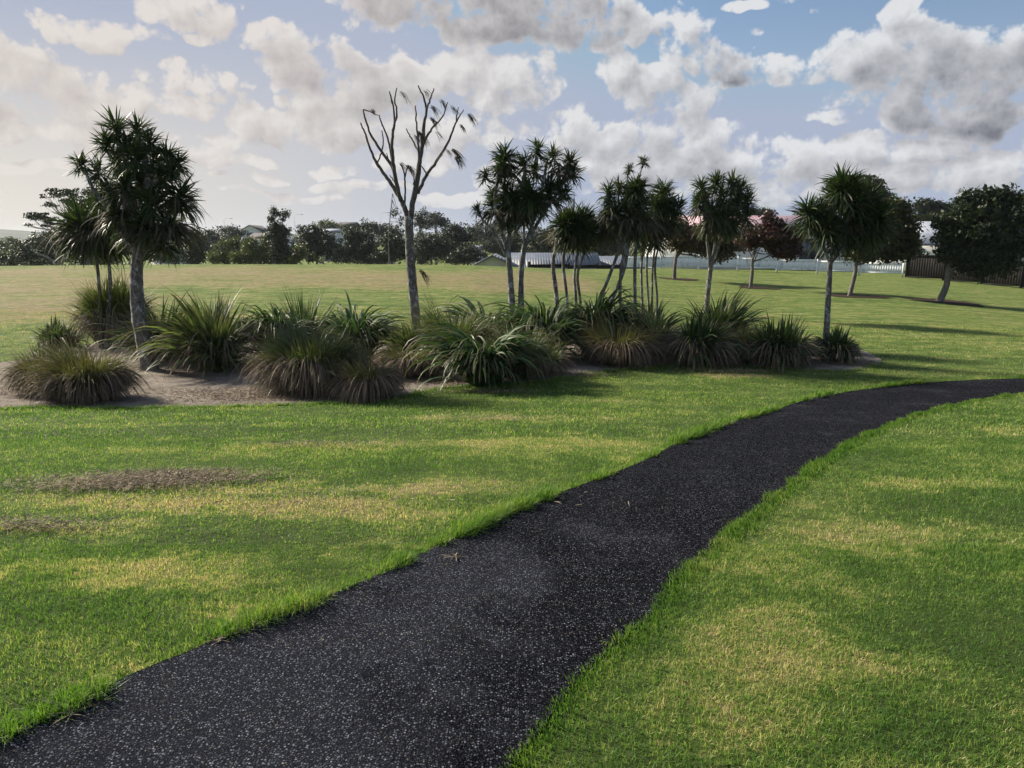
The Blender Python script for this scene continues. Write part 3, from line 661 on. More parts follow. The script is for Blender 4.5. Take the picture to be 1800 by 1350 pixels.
# ------------------------------------------------------------------ cabbage trees
def head_mesh(c, r, droop=.5, n=150, dead=0.0):
    """one rosette: sword leaves out in every direction, the lower ones hanging"""
    mb = MB(); m = int(n*1.55); az = rng.random(m)*6.28; s = rng.random(m)
    el = np.arcsin(np.clip(1-1.75*s, -1, 1)); el = el*.95
    L = r*(.85+.35*rng.random(m))*(1+.25*(s > .7)); dr = np.where(s < .55, .15+.35*rng.random(m), droop*(.4+.9*rng.random(m)))
    dr = np.minimum(dr, el+R(88)); dr = np.maximum(dr, .05)
    b = np.stack([rng.normal(0, .03, m), rng.normal(0, .03, m), rng.normal(0, r*.16, m)-r*.25*(s > .6)], 1)
    leaves(mb, b+np.asarray(c), az, el, L, (r*.062+.012*rng.random(m)), dr, S=4, power=1.6, tipw=.04)
    return mb
def cabbage(base, Yd, stems, heads, label, skirts=(), n=150, bark='bark', thin=1.0, kt=.72, hs=1.32, sl=.62, group='cabbage trees in and around the planting bed'):
    """stems: list of ([(px,row)...], r0, r1) ; heads: (px,row,r px[,depth shift, droop])"""
    b0 = np.array([P(base[0], base[1], Yd)[0], Yd, 0.0]); b0[2] = hz(b0[0], b0[1])
    r = root('cabbage_tree', b0, label, 'tree', group); pw = Yd/F*1.02
    tb = MB(); tips = []
    for pts, r0, r1 in stems:
        q = np.array([P(p[0], p[1], Yd+(p[2] if len(p) > 2 else 0)) for p in pts])
        if pts[0][1] >= base[1]-3: q[0, 2] = hz(q[0, 0], q[0, 1])-.05
        s = spline(q, 7*len(q)); rad = np.linspace(r0, r1, len(s))*kt
        if pts[0][1] >= base[1]-3: rad[:4] *= [1.35, 1.2, 1.1, 1.04]
        tb.tube(s-b0, rad, 10, .05); tips += [s[k] for k in range(len(s)//2, len(s))]
    tips = np.array(tips)
    for hd in heads:                                   # a short limb to each rosette from the nearest lower stem point
        c = P(hd[0], hd[1], Yd+(hd[3] if len(hd) > 3 else 0)); lower = tips[tips[:, 2] < c[2]-.15*1] if (tips[:, 2] < c[2]-.15).any() else tips
        d = np.linalg.norm(lower-c, axis=1)+.3*np.abs(lower[:, 2]-c[2]); k = lower[np.argmin(d)]
        mid = (k+c)/2+np.array([(c[0]-k[0])*.25, (c[1]-k[1])*.25, -.12*np.linalg.norm(c-k)])
        s = spline([k, mid, c], 8); tb.tube(s-b0, np.linspace(.032*thin, .020*thin, 8), 7, .05); tips = np.concatenate([tips, s[3:]])
    tb.build('trunk', M[bark], r, smooth=True)
    for hd in heads:
        c = P(hd[0], hd[1], Yd+(hd[3] if len(hd) > 3 else 0)); rr = hd[2]*pw*hs
        head_mesh(c-b0, rr, hd[4] if len(hd) > 4 else .8, n if hd[2] > 20 else n//2).build('leaf_head', M['head'], r)
    if skirts:
        sk = MB()
        for (px, row, rp, lp) in skirts:
            c = P(px, row, Yd)-b0; m = 80; az = rng.random(m)*6.28; rr = rp*pw*rng.random(m)*.3
            leaves(sk, np.stack([np.cos(az)*rr, np.sin(az)*rr, rng.normal(0, .08, m)], 1)+c, az, rng.random(m)*.6-.2, (lp*pw*sl)*(.6+.5*rng.random(m)), .03+.012*rng.random(m), 1.2+.3*rng.random(m), S=5, power=.7, tipw=.1)
        d = sk.build('dead_leaves', M['headdead'], r); d['label'] = 'grey-brown dead leaves hanging below the green heads'
    return r
YA = at(262, 650)[1]
cabbage((262, 650), YA, [([(262, 652), (252, 600), (242, 540), (240, 480), (243, 440)], .165, .11), ([(243, 445), (236, 400), (228, 340), (222, 290), (210, 250)], .10, .05), ([(243, 445), (255, 400), (262, 350), (258, 300), (250, 255)], .10, .05),
  ([(243, 450), (220, 415), (195, 375), (165, 335), (150, 300)], .05, .03), ([(250, 440), (280, 410), (300, 370), (310, 345)], .05, .035), ([(258, 360), (275, 320), (295, 290)], .05, .035)],
  [(205,228,34),(243,232,32,.2),(186,252,26,-.2),(222,258,34,.1),(262,250,26),(238,275,36,-.3),(208,282,30,.3),(270,285,34,.3),(293,275,30,0),(312,285,26,.1),(142,288,22),(172,300,24,.2),(250,315,36,.2),(215,320,34,-.2),(285,315,32,0),
   (318,345,40,0,1.0),(190,335,26,.2),(232,355,36,.3,1.0),(268,355,36,-.3,1.0),(205,375,32,-.2,1.1),(295,395,38,.2,1.1),(255,395,42,-.3,1.2),(230,400,34,.3,1.2),(285,420,36,0,1.3),(300,300,26,-.2),(178,355,24,.2,1)],
  'tallest bushy cabbage tree with thick pale trunk at the left of the bed', skirts=[(285,405,40,70),(255,400,40,60),(300,400,35,80),(215,380,30,60),(310,350,30,55),(230,340,30,60)], n=88, kt=.95, sl=1.0, hs=1.0)
YB = at(185, 612)[1]
cabbage((183, 612), YB, [([(178, 614), (175, 560), (174, 500), (168, 450), (155, 400)], .06, .045), ([(188, 614), (190, 560), (194, 500), (190, 450), (186, 405)], .065, .045)],
  [(140,395,44,0,1.3),(165,385,40,.3,1.2),(188,398,42,-.2,1.3),(150,410,42,-.3,1.3),(195,415,34,.3,1.3),(128,408,30,.2,1.2)],
  'low twin-stemmed cabbage tree with drooping shaggy head, left of the tallest one', skirts=[(145,405,50,75),(185,410,50,78),(165,410,45,80),(170,400,40,85)], n=150, thin=1.2, sl=1.0, hs=1.1)
YD = 17.6
def z3(l, f=3.97, x0=780, y0=220): return [tuple([x0+a[0]/f, y0+a[1]/f]+([a[2]/f] if len(a) > 2 else [])+list(a[3:])) for a in l]
cabbage((905, 600), YD, [([(903, 602), (900, 540), (897, 490), (893, 440)], .12, .085), ([(916, 602), (916, 540), (916, 480), (922, 430)], .11, .075), ([(893, 445), (880, 400), (870, 350), (880, 300)], .07, .04), ([(893, 445), (898, 390), (915, 340), (922, 300)], .07, .04),
  ([(922, 435), (940, 380), (955, 320), (962, 280)], .06, .04), ([(922, 435), (955, 375), (985, 330), (1000, 295)], .06, .035), ([(890, 450), (868, 410), (848, 385), (842, 370)], .04, .022)],
  z3([(425,235,80),(560,270,74,.2),(650,170,62,-.2),(765,220,66),(880,255,66),(900,330,66,.1),(290,340,50),(640,310,66,.3),(400,320,66,-.2),(350,560,76,.2),(480,540,96),(610,500,96,-.2),(730,470,86,.2),(800,430,70),(560,430,76,.2),(235,585,38),(430,450,70,-.2),(350,480,60,.2),(560,600,90,0,1.1),(440,620,80,.1,1.2),(850,470,60),(680,560,70)]),
  'tall forked cabbage tree with many spiky heads right of the bare tree', n=175, skirts=[(868,375,30,50),(900,375,40,60),(935,360,30,45),(985,300,25,45),(890,300,25,45)])
cabbage((985, 600), 18.6, [([(985, 602), (978, 520), (972, 460), (985, 420)], .085, .06), ([(1000, 602), (996, 520), (990, 460), (1000, 410)], .06, .045), ([(1015, 602), (1012, 520), (1010, 480), (1020, 420)], .055, .04), ([(1024, 602), (1020, 530), (1016, 480), (1035, 425)], .05, .04)],
  z3([(900,690,112,0,1.1),(980,660,90,.3,1.0),(840,690,86,-.2,1.0),(930,760,100,.1,1.3),(1010,730,80,-.2,1.2),(1110,720,70,.2,1.2),(1160,740,60,0,1.3)]),
  'squat cabbage tree with one broad low head between two taller ones', skirts=[(985,410,40,60),(1010,410,40,60)], n=210)
cabbage((1060, 602), 18.2, [([(1030, 603), (1050, 540), (1075, 475), (1090, 430), (1092, 390)], .06, .045), ([(1045, 603), (1068, 545), (1095, 480), (1105, 430), (1120, 370)], .07, .045), ([(1092, 603), (1090, 540), (1091, 480), (1098, 420), (1075, 360)], .06, .04), ([(1116, 603), (1116, 540), (1116, 470), (1120, 420), (1130, 350)], .065, .045),
   ([(1100, 345), (1103, 310), (1105, 292)], .022, .015), ([(1122, 345), (1125, 310), (1130, 286)], .022, .015)],
  z3([(1150,470,70),(1225,440,74,.2),(1330,450,84,-.1),(1290,510,80,.2),(1150,560,66,.1),(1210,610,80,0,1.1),(1300,630,80,.2,1.1),(1130,640,50,0,1.3),(1295,300,32),(1395,250,36),(1380,560,80,.1,1.1),(1240,700,70,.2,1.4),(1340,720,80,0,1.4),(1380,430,60)]),
  'cabbage tree group with leaning stems and two small sprigs on top', skirts=[(1075,380,30,60),(1105,390,35,75),(1130,390,35,80),(1090,400,30,60)], n=140)
cabbage((1150, 600), 19.4, [([(1129, 602), (1129, 540), (1128, 460), (1140, 410)], .05, .035), ([(1138, 602), (1140, 540), (1137, 460), (1150, 400)], .045, .035), ([(1146, 602), (1146, 540), (1148, 460), (1160, 400)], .045, .035), ([(1150, 602), (1155, 530), (1152, 460), (1170, 400)], .045, .035)],
  z3([(1530,470,80),(1560,550,84,.2),(1640,570,66),(1480,560,80,-.2),(1600,640,70,0,1.2),(1500,660,86,.2,1.2),(1420,700,90,0,1.4),(1480,780,80,.1,1.4),(1380,800,76,-.1,1.4),(1560,720,60,0,1.2)]),
  'cabbage tree on four slim straight stems, rounded crown near the pink roof', skirts=[(1145,410,40,55),(1165,400,35,50)], n=150)
def z5(l): return z3(l, 5.0, 1150, 270)
YG = 25.5
cabbage((1242, 560), YG, [([(1241, 562), (1244, 515), (1248, 480), (1250, 462)], .13, .10), ([(1248, 470), (1245, 440), (1240, 400), (1236, 350)], .08, .05), ([(1250, 470), (1262, 435), (1272, 400), (1285, 350)], .08, .05), ([(1250, 465), (1256, 430), (1262, 360)], .06, .04)],
  z5([(415,290,72),(545,255,76,.2),(685,265,76),(760,310,86,.2),(430,390,70,-.2),(590,380,90),(820,420,80),(720,450,100,.2),(500,520,92,-.1,1.0),(620,560,104,0,1.1),(810,550,84,.1,1.0),(700,640,84,0,1.2),(540,600,80,.2,1.2),(380,430,50,0,1.2),(470,650,60,0,1.4)]),
  'cabbage tree with dense rounded crown left of the red-leaved tree', skirts=[(1232,370,30,55),(1262,385,35,65),(1245,400,30,50)], n=210, thin=1.3, hs=1.5)
YH = at(1450, 634)[1]
cabbage((1450, 634), YH, [([(1450, 635), (1453, 580), (1456, 520), (1459, 460)], .095, .075), ([(1459, 464), (1448, 435), (1432, 415), (1420, 385)], .045, .03), ([(1460, 464), (1462, 430), (1458, 390), (1470, 345)], .05, .035), ([(1461, 462), (1485, 435), (1512, 412), (1535, 385)], .045, .03), ([(1463, 455), (1480, 420), (1492, 380), (1498, 345)], .04, .03)],
  [(1420,372,24),(1437,388,22,.1),(1480,328,30,0),(1466,348,24,.2),(1503,350,28,-.1),(1492,330,24),(1530,352,28,.1),(1545,376,30),(1520,398,30,.1),(1490,388,34,.2),(1455,398,26,-.1),(1470,418,22,.1),(1510,375,30,.2),(1440,368,18),(1535,400,24),(1500,412,26,.2)],
  'lone slender cabbage tree with wide forked limbs at the right end of the bed', skirts=[(1490,400,30,45),(1455,405,24,42),(1520,400,24,40)], n=120, thin=.9)

# ------------------------------------------------------------------ the bare dead tree
def dead_tree():
    Yd = 18.6; zz = lambda p: P(600+p[0]/2.873, 130+p[1]/2.873, Yd+(p[2] if len(p) > 2 else 0))
    b0 = P(730, 600, Yd); b0[2] = hz(b0[0], b0[1]); r = root('bare_tree', b0, 'tall leafless pruned tree with pale lichened trunk and forked bare limbs', 'tree')
    tb = MB(); pw = Yd/F
    def limb(pts, r0, r1, rough=.06):
        r0 *= .78; r1 *= .75; q = np.array([zz(p) for p in pts]); s = spline(q, 5*len(q)); s[1:-1] += rng.normal(0, .005, (len(s)-2, 3))
        tb.tube(s-b0, np.linspace(r0, r1, len(s)), 9, rough)
    low = b0.copy(); low[2] -= .05
    q = [low]+[zz(p) for p in [(374,1230),(362,1100),(352,980),(345,860),(340,720)]]; s = spline(q, 40); tb.tube(s-b0, np.linspace(.122, .102, 40), 14, .05)
    tb.build('trunk', M['bark'], r, smooth=True); tb = MB()
    limb([(340,740),(315,665,.1),(285,605,.2),(235,530,.3),(185,460,.4),(155,400,.4),(120,300,.5),(97,246,.5)], .085, .020)
    limb([(285,605,.2),(262,480,.1),(205,395,.1),(150,310,.2),(120,225,.2),(110,180,.2)], .060, .020)
    limb([(110,180,.2),(140,188,.2),(165,200,.2),(195,212,.2)], .02, .010)
    limb([(262,480,.1),(240,350,0),(205,250,-.1),(190,207,-.1)], .036, .016)
    limb([(182,450,.4),(205,390,.3),(212,330,.3),(203,285,.3)], .025, .015)
    limb([(300,640,.1),(272,520,-.1),(258,400,-.3),(256,330,-.3),(268,250,-.3),(262,160,-.3),(242,88,-.3)], .068, .018)
    limb([(258,290,-.3),(280,200,-.4),(270,130,-.4),(280,70,-.4)], .034, .016)
    limb([(255,150,-.3),(250,110,-.3),(240,88,-.3)], .02, .012)
    limb([(320,680,0),(322,600,.2),(320,520,.2),(312,480,.2),(300,452,.2)], .034, .018)
    limb([(320,520,.2),(330,485,.2),(340,462,.2)], .026, .016)
    limb([(345,740),(365,630,-.1),(385,520,-.2),(398,420,-.2),(412,330,-.2),(418,250,-.2),(430,185,-.2),(415,120,-.2),(388,58,-.2)], .095, .018)
    limb([(428,185,-.2),(448,130,-.3),(467,72,-.3)], .034, .016)
    limb([(378,560,-.2),(392,450,-.5),(388,350,-.6),(380,250,-.6),(374,160,-.6)], .045, .018)
    limb([(395,400,-.2),(368,350,.1),(345,310,.2),(328,275,.2)], .034, .014)
    limb([(398,410,-.2),(430,320,.1),(470,260,.2),(505,225,.3),(538,142,.3)], .045, .016)
    limb([(388,600,-.1),(425,520,.2),(480,440,.3),(540,345,.4),(570,265,.4),(590,225,.4),(618,180,.4)], .058, .014)
    limb([(578,248,.4),(585,200,.4),(592,168,.4)], .024, .012)
    limb([(540,345,.4),(505,410,.3),(425,510,.1)], .026, .018)
    limb([(438,515,.2),(415,480,.2),(403,465,.2)], .024, .016)
    limb([(275,560,0),(258,530,0),(245,510,0)], .02, .012); limb([(365,560,-.2),(368,510,-.3),(366,490,-.3)], .02, .012)
    limb([(245,460,.1),(235,420,.1),(228,400,.1)], .018, .012)
    tb.build('limbs', M['deadbark'], r, smooth=True)
    for (x, y, dz, ln, n) in [(640,225,.4,.30,40),(602,275,.4,.24,30),(560,400,.4,.5,60),(575,440,.4,.35,40),(557,185,.3,.28,28),(450,240,.1,.34,40),(500,150,.0,.28,26),(155,195,.2,.16,22),(300,110,-.4,.34,18),(385,310,-.5,.42,50),(455,180,-.1,.34,24),(480,310,.1,.3,16),(335,480,.2,.35,36),(300,470,.1,.30,20),(395,1010,-.15,.45,40),(370,330,.1,.3,22),(420,100,-.2,.25,14),(530,400,.4,.3,20)]:
        m_ = MB(); c = zz((x, y-18, dz))-b0; az = rng.random(n)*1.6-.8+(0 if x > 320 else 0)+rng.integers(0, 2, n)*0
        leaves(m_, c+rng.normal(0, .02, (n, 3)), az, rng.random(n)*.5-.9, ln*(.6+.6*rng.random(n)), .012, .5+.3*rng.random(n), S=4, power=.8)
        m_.build('dead_leaf_tuft', M['darkleaf'], r)
    return r
M['darkleaf'] = leaf_mat('withered_leaf', (.03, .025, .022), (.08, .065, .05), trans=.1, rough=.9)
dead_tree()

# ------------------------------------------------------------------ broadleaf trees
def crown_mesh(lobes, n, size, flat=1.0, branch=True):
    """lobes: (centre, radii). Leaf-sized faces gathered in twig clumps through each lobe."""
    mb = MB(); vol = np.array([np.prod(l[1])**(2/3) for l in lobes]); pr = vol/vol.sum()
    nc = max(10, n//26); k = rng.choice(len(lobes), nc, p=pr)
    C = np.array([l[0] for l in lobes])[k]; Rr = np.array([l[1] for l in lobes])[k]
    d = rng.normal(size=(nc, 3)); d /= np.linalg.norm(d, axis=1)[:, None]; rad = (.35+.65*rng.random(nc)**.5)[:, None]*(1+.16*rng.normal(size=(nc, 1)))
    cc = C+d*Rr*rad
    m = n; kk = rng.integers(0, nc, m); s = size*1.9
    q = cc[kk]+rng.normal(size=(m, 3))*s*np.array([1, 1, .7*flat])
    nr = rng.normal(size=(m, 3)); nr[:, 2] = np.abs(nr[:, 2])+.3; nr /= np.linalg.norm(nr, axis=1)[:, None]
    a = np.cross(nr, rng.normal(size=(m, 3))); a /= np.linalg.norm(a, axis=1)[:, None]; b = np.cross(nr, a)
    sz = (size*(.6+.8*rng.random(m)))[:, None]
    V = np.stack([q-a*sz, q-b*sz*.55, q+a*sz, q+b*sz*.55], 1).reshape(-1, 3); i = np.arange(m)*4
    cl = rng.random(nc)[kk]; A = np.zeros((m, 4, 2)); A[..., 0] = np.clip(.55*cl+.45*rng.random(m), 0, 1)[:, None]
    mb.add(V, Q=np.stack([i, i+1, i+2, i+3], 1), A=A.reshape(-1, 2)); return mb, cc
def tree(name, px, Yd, lobes_px, label, leaf='leafm', n=5000, size=None, base_row=None, trunk=None, bark='farbark', tr=.12, cat='tree', group=None, flat=1.0, limbs=5, depth=.9, ls=.86):
    """lobes_px: (px,row,rx px,ry px[,dy m])"""
    pw = Yd/F*1.02; bx = P(px, 450, Yd)[0]
    b0 = np.array([bx, Yd, hz(bx, Yd)]); r = root(name, b0, label, cat, group)
    L = [(P(l[0], l[1], Yd+(l[4] if len(l) > 4 else 0))-b0, np.array([l[2]*pw*ls, l[2]*pw*depth*ls, l[3]*pw*ls])) for l in lobes_px]
    size = size or max(.05, pw*2.0)
    cm, cc = crown_mesh(L, n, size, flat)
    tb = MB(); cen = np.mean([l[0] for l in L], 0)
    top = trunk and [P(p[0], p[1], Yd)-b0 for p in trunk] or [np.array([cen[0]*.5, 0, cen[2]*.55]), np.array([cen[0], cen[1], cen[2]])]
    pts = [np.array([0, 0, -.15])]+top; s = spline(pts, 16); rad = np.linspace(tr, tr*.5, 16); rad[0] *= 1.3; tb.tube(s, rad, 9, .05)
    for _ in range(limbs):
        t = cc[rng.integers(0, len(cc))]; k = s[rng.integers(8, 16)]; mid = (k+t)/2+np.array([0, 0, -.08*np.linalg.norm(t-k)]); tb.tube(spline([k, mid, t], 7), np.linspace(tr*.42, tr*.08, 7), 6, .05)
    tb.build('trunk', M[bark], r, smooth=True); cm.build('crown', M[leaf], r); return r
LG = 'young trees planted on the lawn before the white fence'
Y1 = at(1322, 506)[1]; Y2 = at(1498, 521)[1]; Y3 = at(1658, 531)[1]; Y0 = at(1187, 491)[1]
tree('lawn_tree', 1187, Y0, [(1205,418,42,26),(1235,425,34,22),(1185,405,28,20),(1262,440,26,16),(1280,425,22,18)], 'bronze-leaved tree on the lawn, partly behind the cabbage crowns by the white wall', 'leafb', 9000, .10, trunk=[(1186,470),(1190,445),(1198,425)], bark='farbark', tr=.12, group=LG, limbs=9)
tree('lawn_tree', 1322, Y1, [(1345,415,34,20),(1378,424,28,22),(1320,420,24,14),(1362,400,20,12),(1390,442,16,11),(1350,384,7,9),(1372,440,18,10),(1400,412,12,14)], 'dark red-leaved round tree before the house with the pink roof', 'leafr', 14000, .085, trunk=[(1322,480),(1323,455),(1330,425)], bark='farbark', tr=.10, group=LG, limbs=12)
tree('lawn_tree', 1498, Y2, [(1570,390,34,34),(1545,415,34,34),(1590,410,24,28),(1525,440,28,20),(1575,365,22,16),(1590,440,18,16),(1500,445,18,14),(1560,445,26,14)], 'olive-green tree on the lawn just behind the lone cabbage tree', 'leafo', 16000, .085, trunk=[(1502,485),(1508,455),(1530,425)], bark='farbark', tr=.11, group=LG, limbs=12)
tree('lawn_tree', 1658, Y3, [(1720,400,64,52),(1700,430,44,44),(1760,430,44,46),(1678,410,26,34),(1705,350,16,16),(1750,355,32,24),(1790,410,34,44),(1730,460,60,26),(1676,445,24,24),(1775,350,18,14),(1655,388,9,10)], 'largest dark leafy tree on the lawn, low crown before the dark paling fence', 'leafd', 24000, .10, trunk=[(1664,500),(1668,470),(1690,430)], bark='farbark', tr=.16, group=LG, limbs=16)

# thin sapling and sprig trees
tree('sapling', 686, 62, [(697,370,9,8),(706,385,6,8),(700,395,8,8),(690,382,6,6)], 'thin bare sapling with a few leaves just left of the dead tree', 'leafm', 260, .09, trunk=[(683,430),(685,390),(690,340)], tr=.055, limbs=7)

# ------------------------------------------------------------------ buildings
def house(name, cx, Yd, x0, x1, ridge_row, eave_row, base_z, depth, label, wallm, roofm, windows=(), gable_front=False, over=.35, extra=None, group=None):
    """long side or gable towards the camera; x0..x1, rows in photo pixels at the distance Yd"""
    A = P(x0, eave_row, Yd); B = P(x1, eave_row, Yd); zr = P(cx, ridge_row, Yd+(0 if gable_front else depth/2))[2]; ze = A[2]
    w = B[0]-A[0]; c = np.array([(A[0]+B[0])/2, Yd+depth/2, base_z]); r = root(name, c, label, 'house', group)
    hw = w/2; hd = depth/2; H = ze-base_z; HR = zr-base_z
    wb = MB(); wb.box((0, 0, H/2), (w, depth, H))
    if gable_front: wb.add([[-hw, -hd, H], [hw, -hd, H], [0, -hd, HR-.05], [-hw, hd, H], [hw, hd, H], [0, hd, HR-.05]], T=[[0, 1, 2], [4, 3, 5]])
    else: wb.add([[-hw, -hd, H], [-hw, hd, H], [-hw, 0, HR-.05], [hw, -hd, H], [hw, hd, H], [hw, 0, HR-.05]], T=[[1, 0, 2], [3, 4, 5]])
    wb.build('wall', M[wallm], r)
    rb = MB(); o_ = over; th = .12
    def slab(a, b, c_, d):
        a, b, c_, d = map(np.array, (a, b, c_, d)); n = np.cross(b-a, d-a).astype(float); n /= np.linalg.norm(n); n = n*th*np.sign(n[2])
        rb.add(np.array([a, b, c_, d, a+n, b+n, c_+n, d+n]), Q=[[0, 3, 2, 1], [4, 5, 6, 7], [0, 1, 5, 4], [1, 2, 6, 5], [2, 3, 7, 6], [3, 0, 4, 7]])
    if gable_front:
        sl = (HR-H)/hw; slab((-hw-o_, -hd-o_, H-sl*o_), (0, -hd-o_, HR), (0, hd+o_, HR), (-hw-o_, hd+o_, H-sl*o_)); slab((0, -hd-o_, HR+.003), (hw+o_, -hd-o_, H-sl*o_), (hw+o_, hd+o_, H-sl*o_), (0, hd+o_, HR+.003))
    else:
        sl = (HR-H)/hd; slab((-hw-o_, -hd-o_, H-sl*o_), (hw+o_, -hd-o_, H-sl*o_), (hw+o_, 0, HR), (-hw-o_, 0, HR)); slab((-hw-o_, 0, HR+.003), (hw+o_, 0, HR+.003), (hw+o_, hd+o_, H-sl*o_), (-hw-o_, hd+o_, H-sl*o_))
    rb.build('roof', M[roofm], r)
    g_ = MB(); g_.box((0, -hd-o_-.06, H-(HR-H)/(hw if gable_front else hd)*o_-.03), (w+2*o_, .10, .12)); g_.build('gutter', M['trim'], r) if not gable_front else None
    for (px0, row0, px1, row1) in windows:
        a = P(px0, row0, Yd)-c; b = P(px1, row1, Yd)-c; cw = (a+b)/2; ww = abs(b[0]-a[0]); wh = abs(a[2]-b[2])
        f = MB(); t = .09
        for (xx, zz, sx, sz) in ((cw[0], cw[2]+wh/2, ww+t, t), (cw[0], cw[2]-wh/2, ww+t, t), (cw[0]-ww/2, cw[2], t, wh-t), (cw[0]+ww/2, cw[2], t, wh-t), (cw[0], cw[2], t*.7, wh-t)): f.box((xx, -hd-.03, zz), (sx, .09, sz))
        fo = f.build('window', M['trim'], r); p_ = MB(); p_.box((cw[0], -hd-.008, cw[2]), (ww-t*1.02, .03, wh-t*1.02)); p_.build('pane', M['glass'], fo)
    return r
Yh = 67
house('house', 1330, Yh, 1165, 1492, 381, 408, hz(*P(1330, 450, Yh+4)[:2]), 8.5, 'long white house under a faded pink corrugated roof behind the white fence', 'white', 'pink', [(1285,416,1302,441),(1303,416,1321,441),(1408,420,1428,455),(1429,420,1447,455),(1240,416,1262,438)])
house('house', 1650, 78, 1606, 1735, 391, 427, hz(*P(1650, 450, 80)[:2]), 8, 'white house with a grey steel roof behind the dark paling fence', 'white', 'greyroof', [(1655,438,1672,452)])
house('house', 1830, 70, 1778, 1900, 356, 418, hz(*P(1850, 450, 72)[:2]), 9, 'pale roofed house cut by the right edge, behind the largest lawn tree', 'cream', 'greyroof', [(1788,425,1800,445)])
house('house', 868, 72, 822, 912, 450, 473, -3.4, 9, 'low house with slate gable showing just over the grassy crest', 'cream', 'greyblue', gable_front=True, over=.5)
house('house', 985, 80, 905, 1050, 446, 471, -3.4, 9, 'long slate-roofed house beyond the crest behind the cabbage stems', 'cream', 'greyblue', over=.5)
house('house', 1095, 84, 1050, 1160, 452, 470, -3.0, 8, 'white low house glimpsed between the slim cabbage stems', 'white', 'greyblue')
def hillhouse(px, Yd, w, rr, er, label, wallm='cream', roofm='darkroof', gf=True, wins=()):
    bz = hz(P(px, 430, Yd+4)[0], Yd+4); return house('house', px, Yd, px-w/2, px+w/2, rr, er, min(bz, P(px, er, Yd)[2]-2.8), 9, label, wallm, roofm, wins, gable_front=gf, over=.6, group='houses on the far hillside')
hillhouse(440, 210, 40, 396, 407, 'dark-roofed house with a white gable on the left skyline', 'white', wins=[(434,409,446,416)])
hillhouse(457, 170, 36, 410, 418, 'grey-roofed two-storey white house below the skyline gable', 'white', gf=False, wins=[(446,421,453,427),(458,421,466,427)])
hillhouse(607, 240, 26, 391, 396, 'dark box-shaped house on the skyline between dark trees', 'trim', gf=False)
hillhouse(580, 200, 30, 403, 407, 'white house with low roof half hidden by dark trees', 'white', 'greyroof', False)
hillhouse(478, 165, 24, 407, 413, 'blue-grey roofed house beside the tall leafy spire tree', 'white', 'greyroof', False)
hillhouse(285, 120, 40, 440, 448, 'white house behind the hanging leaves of the tallest cabbage tree', 'white', 'greyroof', False)
hillhouse(475, 105, 30, 446, 452, 'low white shed among the light green bushes', 'white', 'greyroof', False)
hillhouse(660, 110, 36, 448, 455, 'pale house low behind the dark trees left of the bare trunk', 'cream', 'greyroof', False)
hillhouse(838, 150, 24, 432, 437, 'small white house under the misty trees right of the bare tree', 'white', 'greyroof', False)

# ------------------------------------------------------------------ fences
def fence_line(pts, Hh, name, label, kind, matl):
    w = [at(p[0], p[1]) if False else P(p[0], p[1], p[2]) for p in pts]; w = [np.array([q[0], q[1], hz(q[0], q[1])]) for q in w]
    r = root(name, w[0], label, 'fence'); w0 = w[0]
    path = spline(w, 200); s = np.concatenate([[0], np.cumsum(np.linalg.norm(np.diff(path[:, :2], axis=0), axis=1))]); step = 2.6 if kind == 'white' else 2.4
    n = int(s[-1]/step); P_ = [np.array([np.interp(k*s[-1]/n, s, path[:, c]) for c in range(3)]) for k in range(n+1)]
    for k in range(n+1):
        q = P_[k]; q[2] = hz(q[0], q[1]); pb = MB(); a = P_[min(k+1, n)]-P_[max(k-1, 0)]; yaw = math.atan2(a[1], a[0])
        pb.box(q-w0+np.array([0, 0, Hh/2+.04]), (.12, .12, Hh+.12), yaw); pb.build('post', M[matl], r)
    for k in range(n):
        a, b = P_[k], P_[k+1]; yaw = math.atan2(b[1]-a[1], b[0]-a[0]); L = np.linalg.norm((b-a)[:2])-.125; c = (a+b)/2-w0; pb = MB()
        if kind == 'white' and k in skipset: continue
        nb = max(3, int(L/.16)); bot = .22 if kind == 'white' else .05
        for j in range(nb):
            t = -L/2+(j+.5)*L/nb; hh = Hh-bot-.05-(abs(rng.normal(0, .015)))
            pb.box(c+np.array([math.cos(yaw)*t, math.sin(yaw)*t, bot+hh/2]), (L/nb-.004, .022, hh), yaw)
        for z in (bot+.06, Hh-.07): pb.box(c+np.array([-math.sin(yaw)*-.04, math.cos(yaw)*-.04, z]), (L, .045, .09), yaw)
        if kind == 'white': pb.box(c+np.array([0, 0, Hh+.0]), (L, .12, .04), yaw)
        o = pb.build('panel', M[matl], r)
        dz = b[2]-a[2]; o.rotation_euler = (0, 0, 0)
    return r
skipset = {14}
fence_line([(1095,472,60),(1200,472,60),(1300,476,59.5),(1400,481,59),(1500,485,58),(1586,488,56.5)], 1.02, 'picket_fence', 'long white board fence with flaking paint along the lawn edge', 'white', 'fencewhite')
fence_line([(1592,490,57),(1700,499,54),(1800,509,51),(1960,520,48)], 1.75, 'paling_fence', 'dark weathered paling fence behind the largest lawn tree', 'dark', 'paling')
skipset = set()
fence_line([(930,474,50.5),(1012,475,51.5),(1090,474,55)], .3, 'paling_fence', 'low dark fence along the crest before the slate roofs', 'dark', 'paling')
fence_line([(380,466,66),(440,466,66),(520,466,66)], 2.2, 'garden_fence', 'pale fence half hidden under the light green bushes', 'dark', 'farbark')

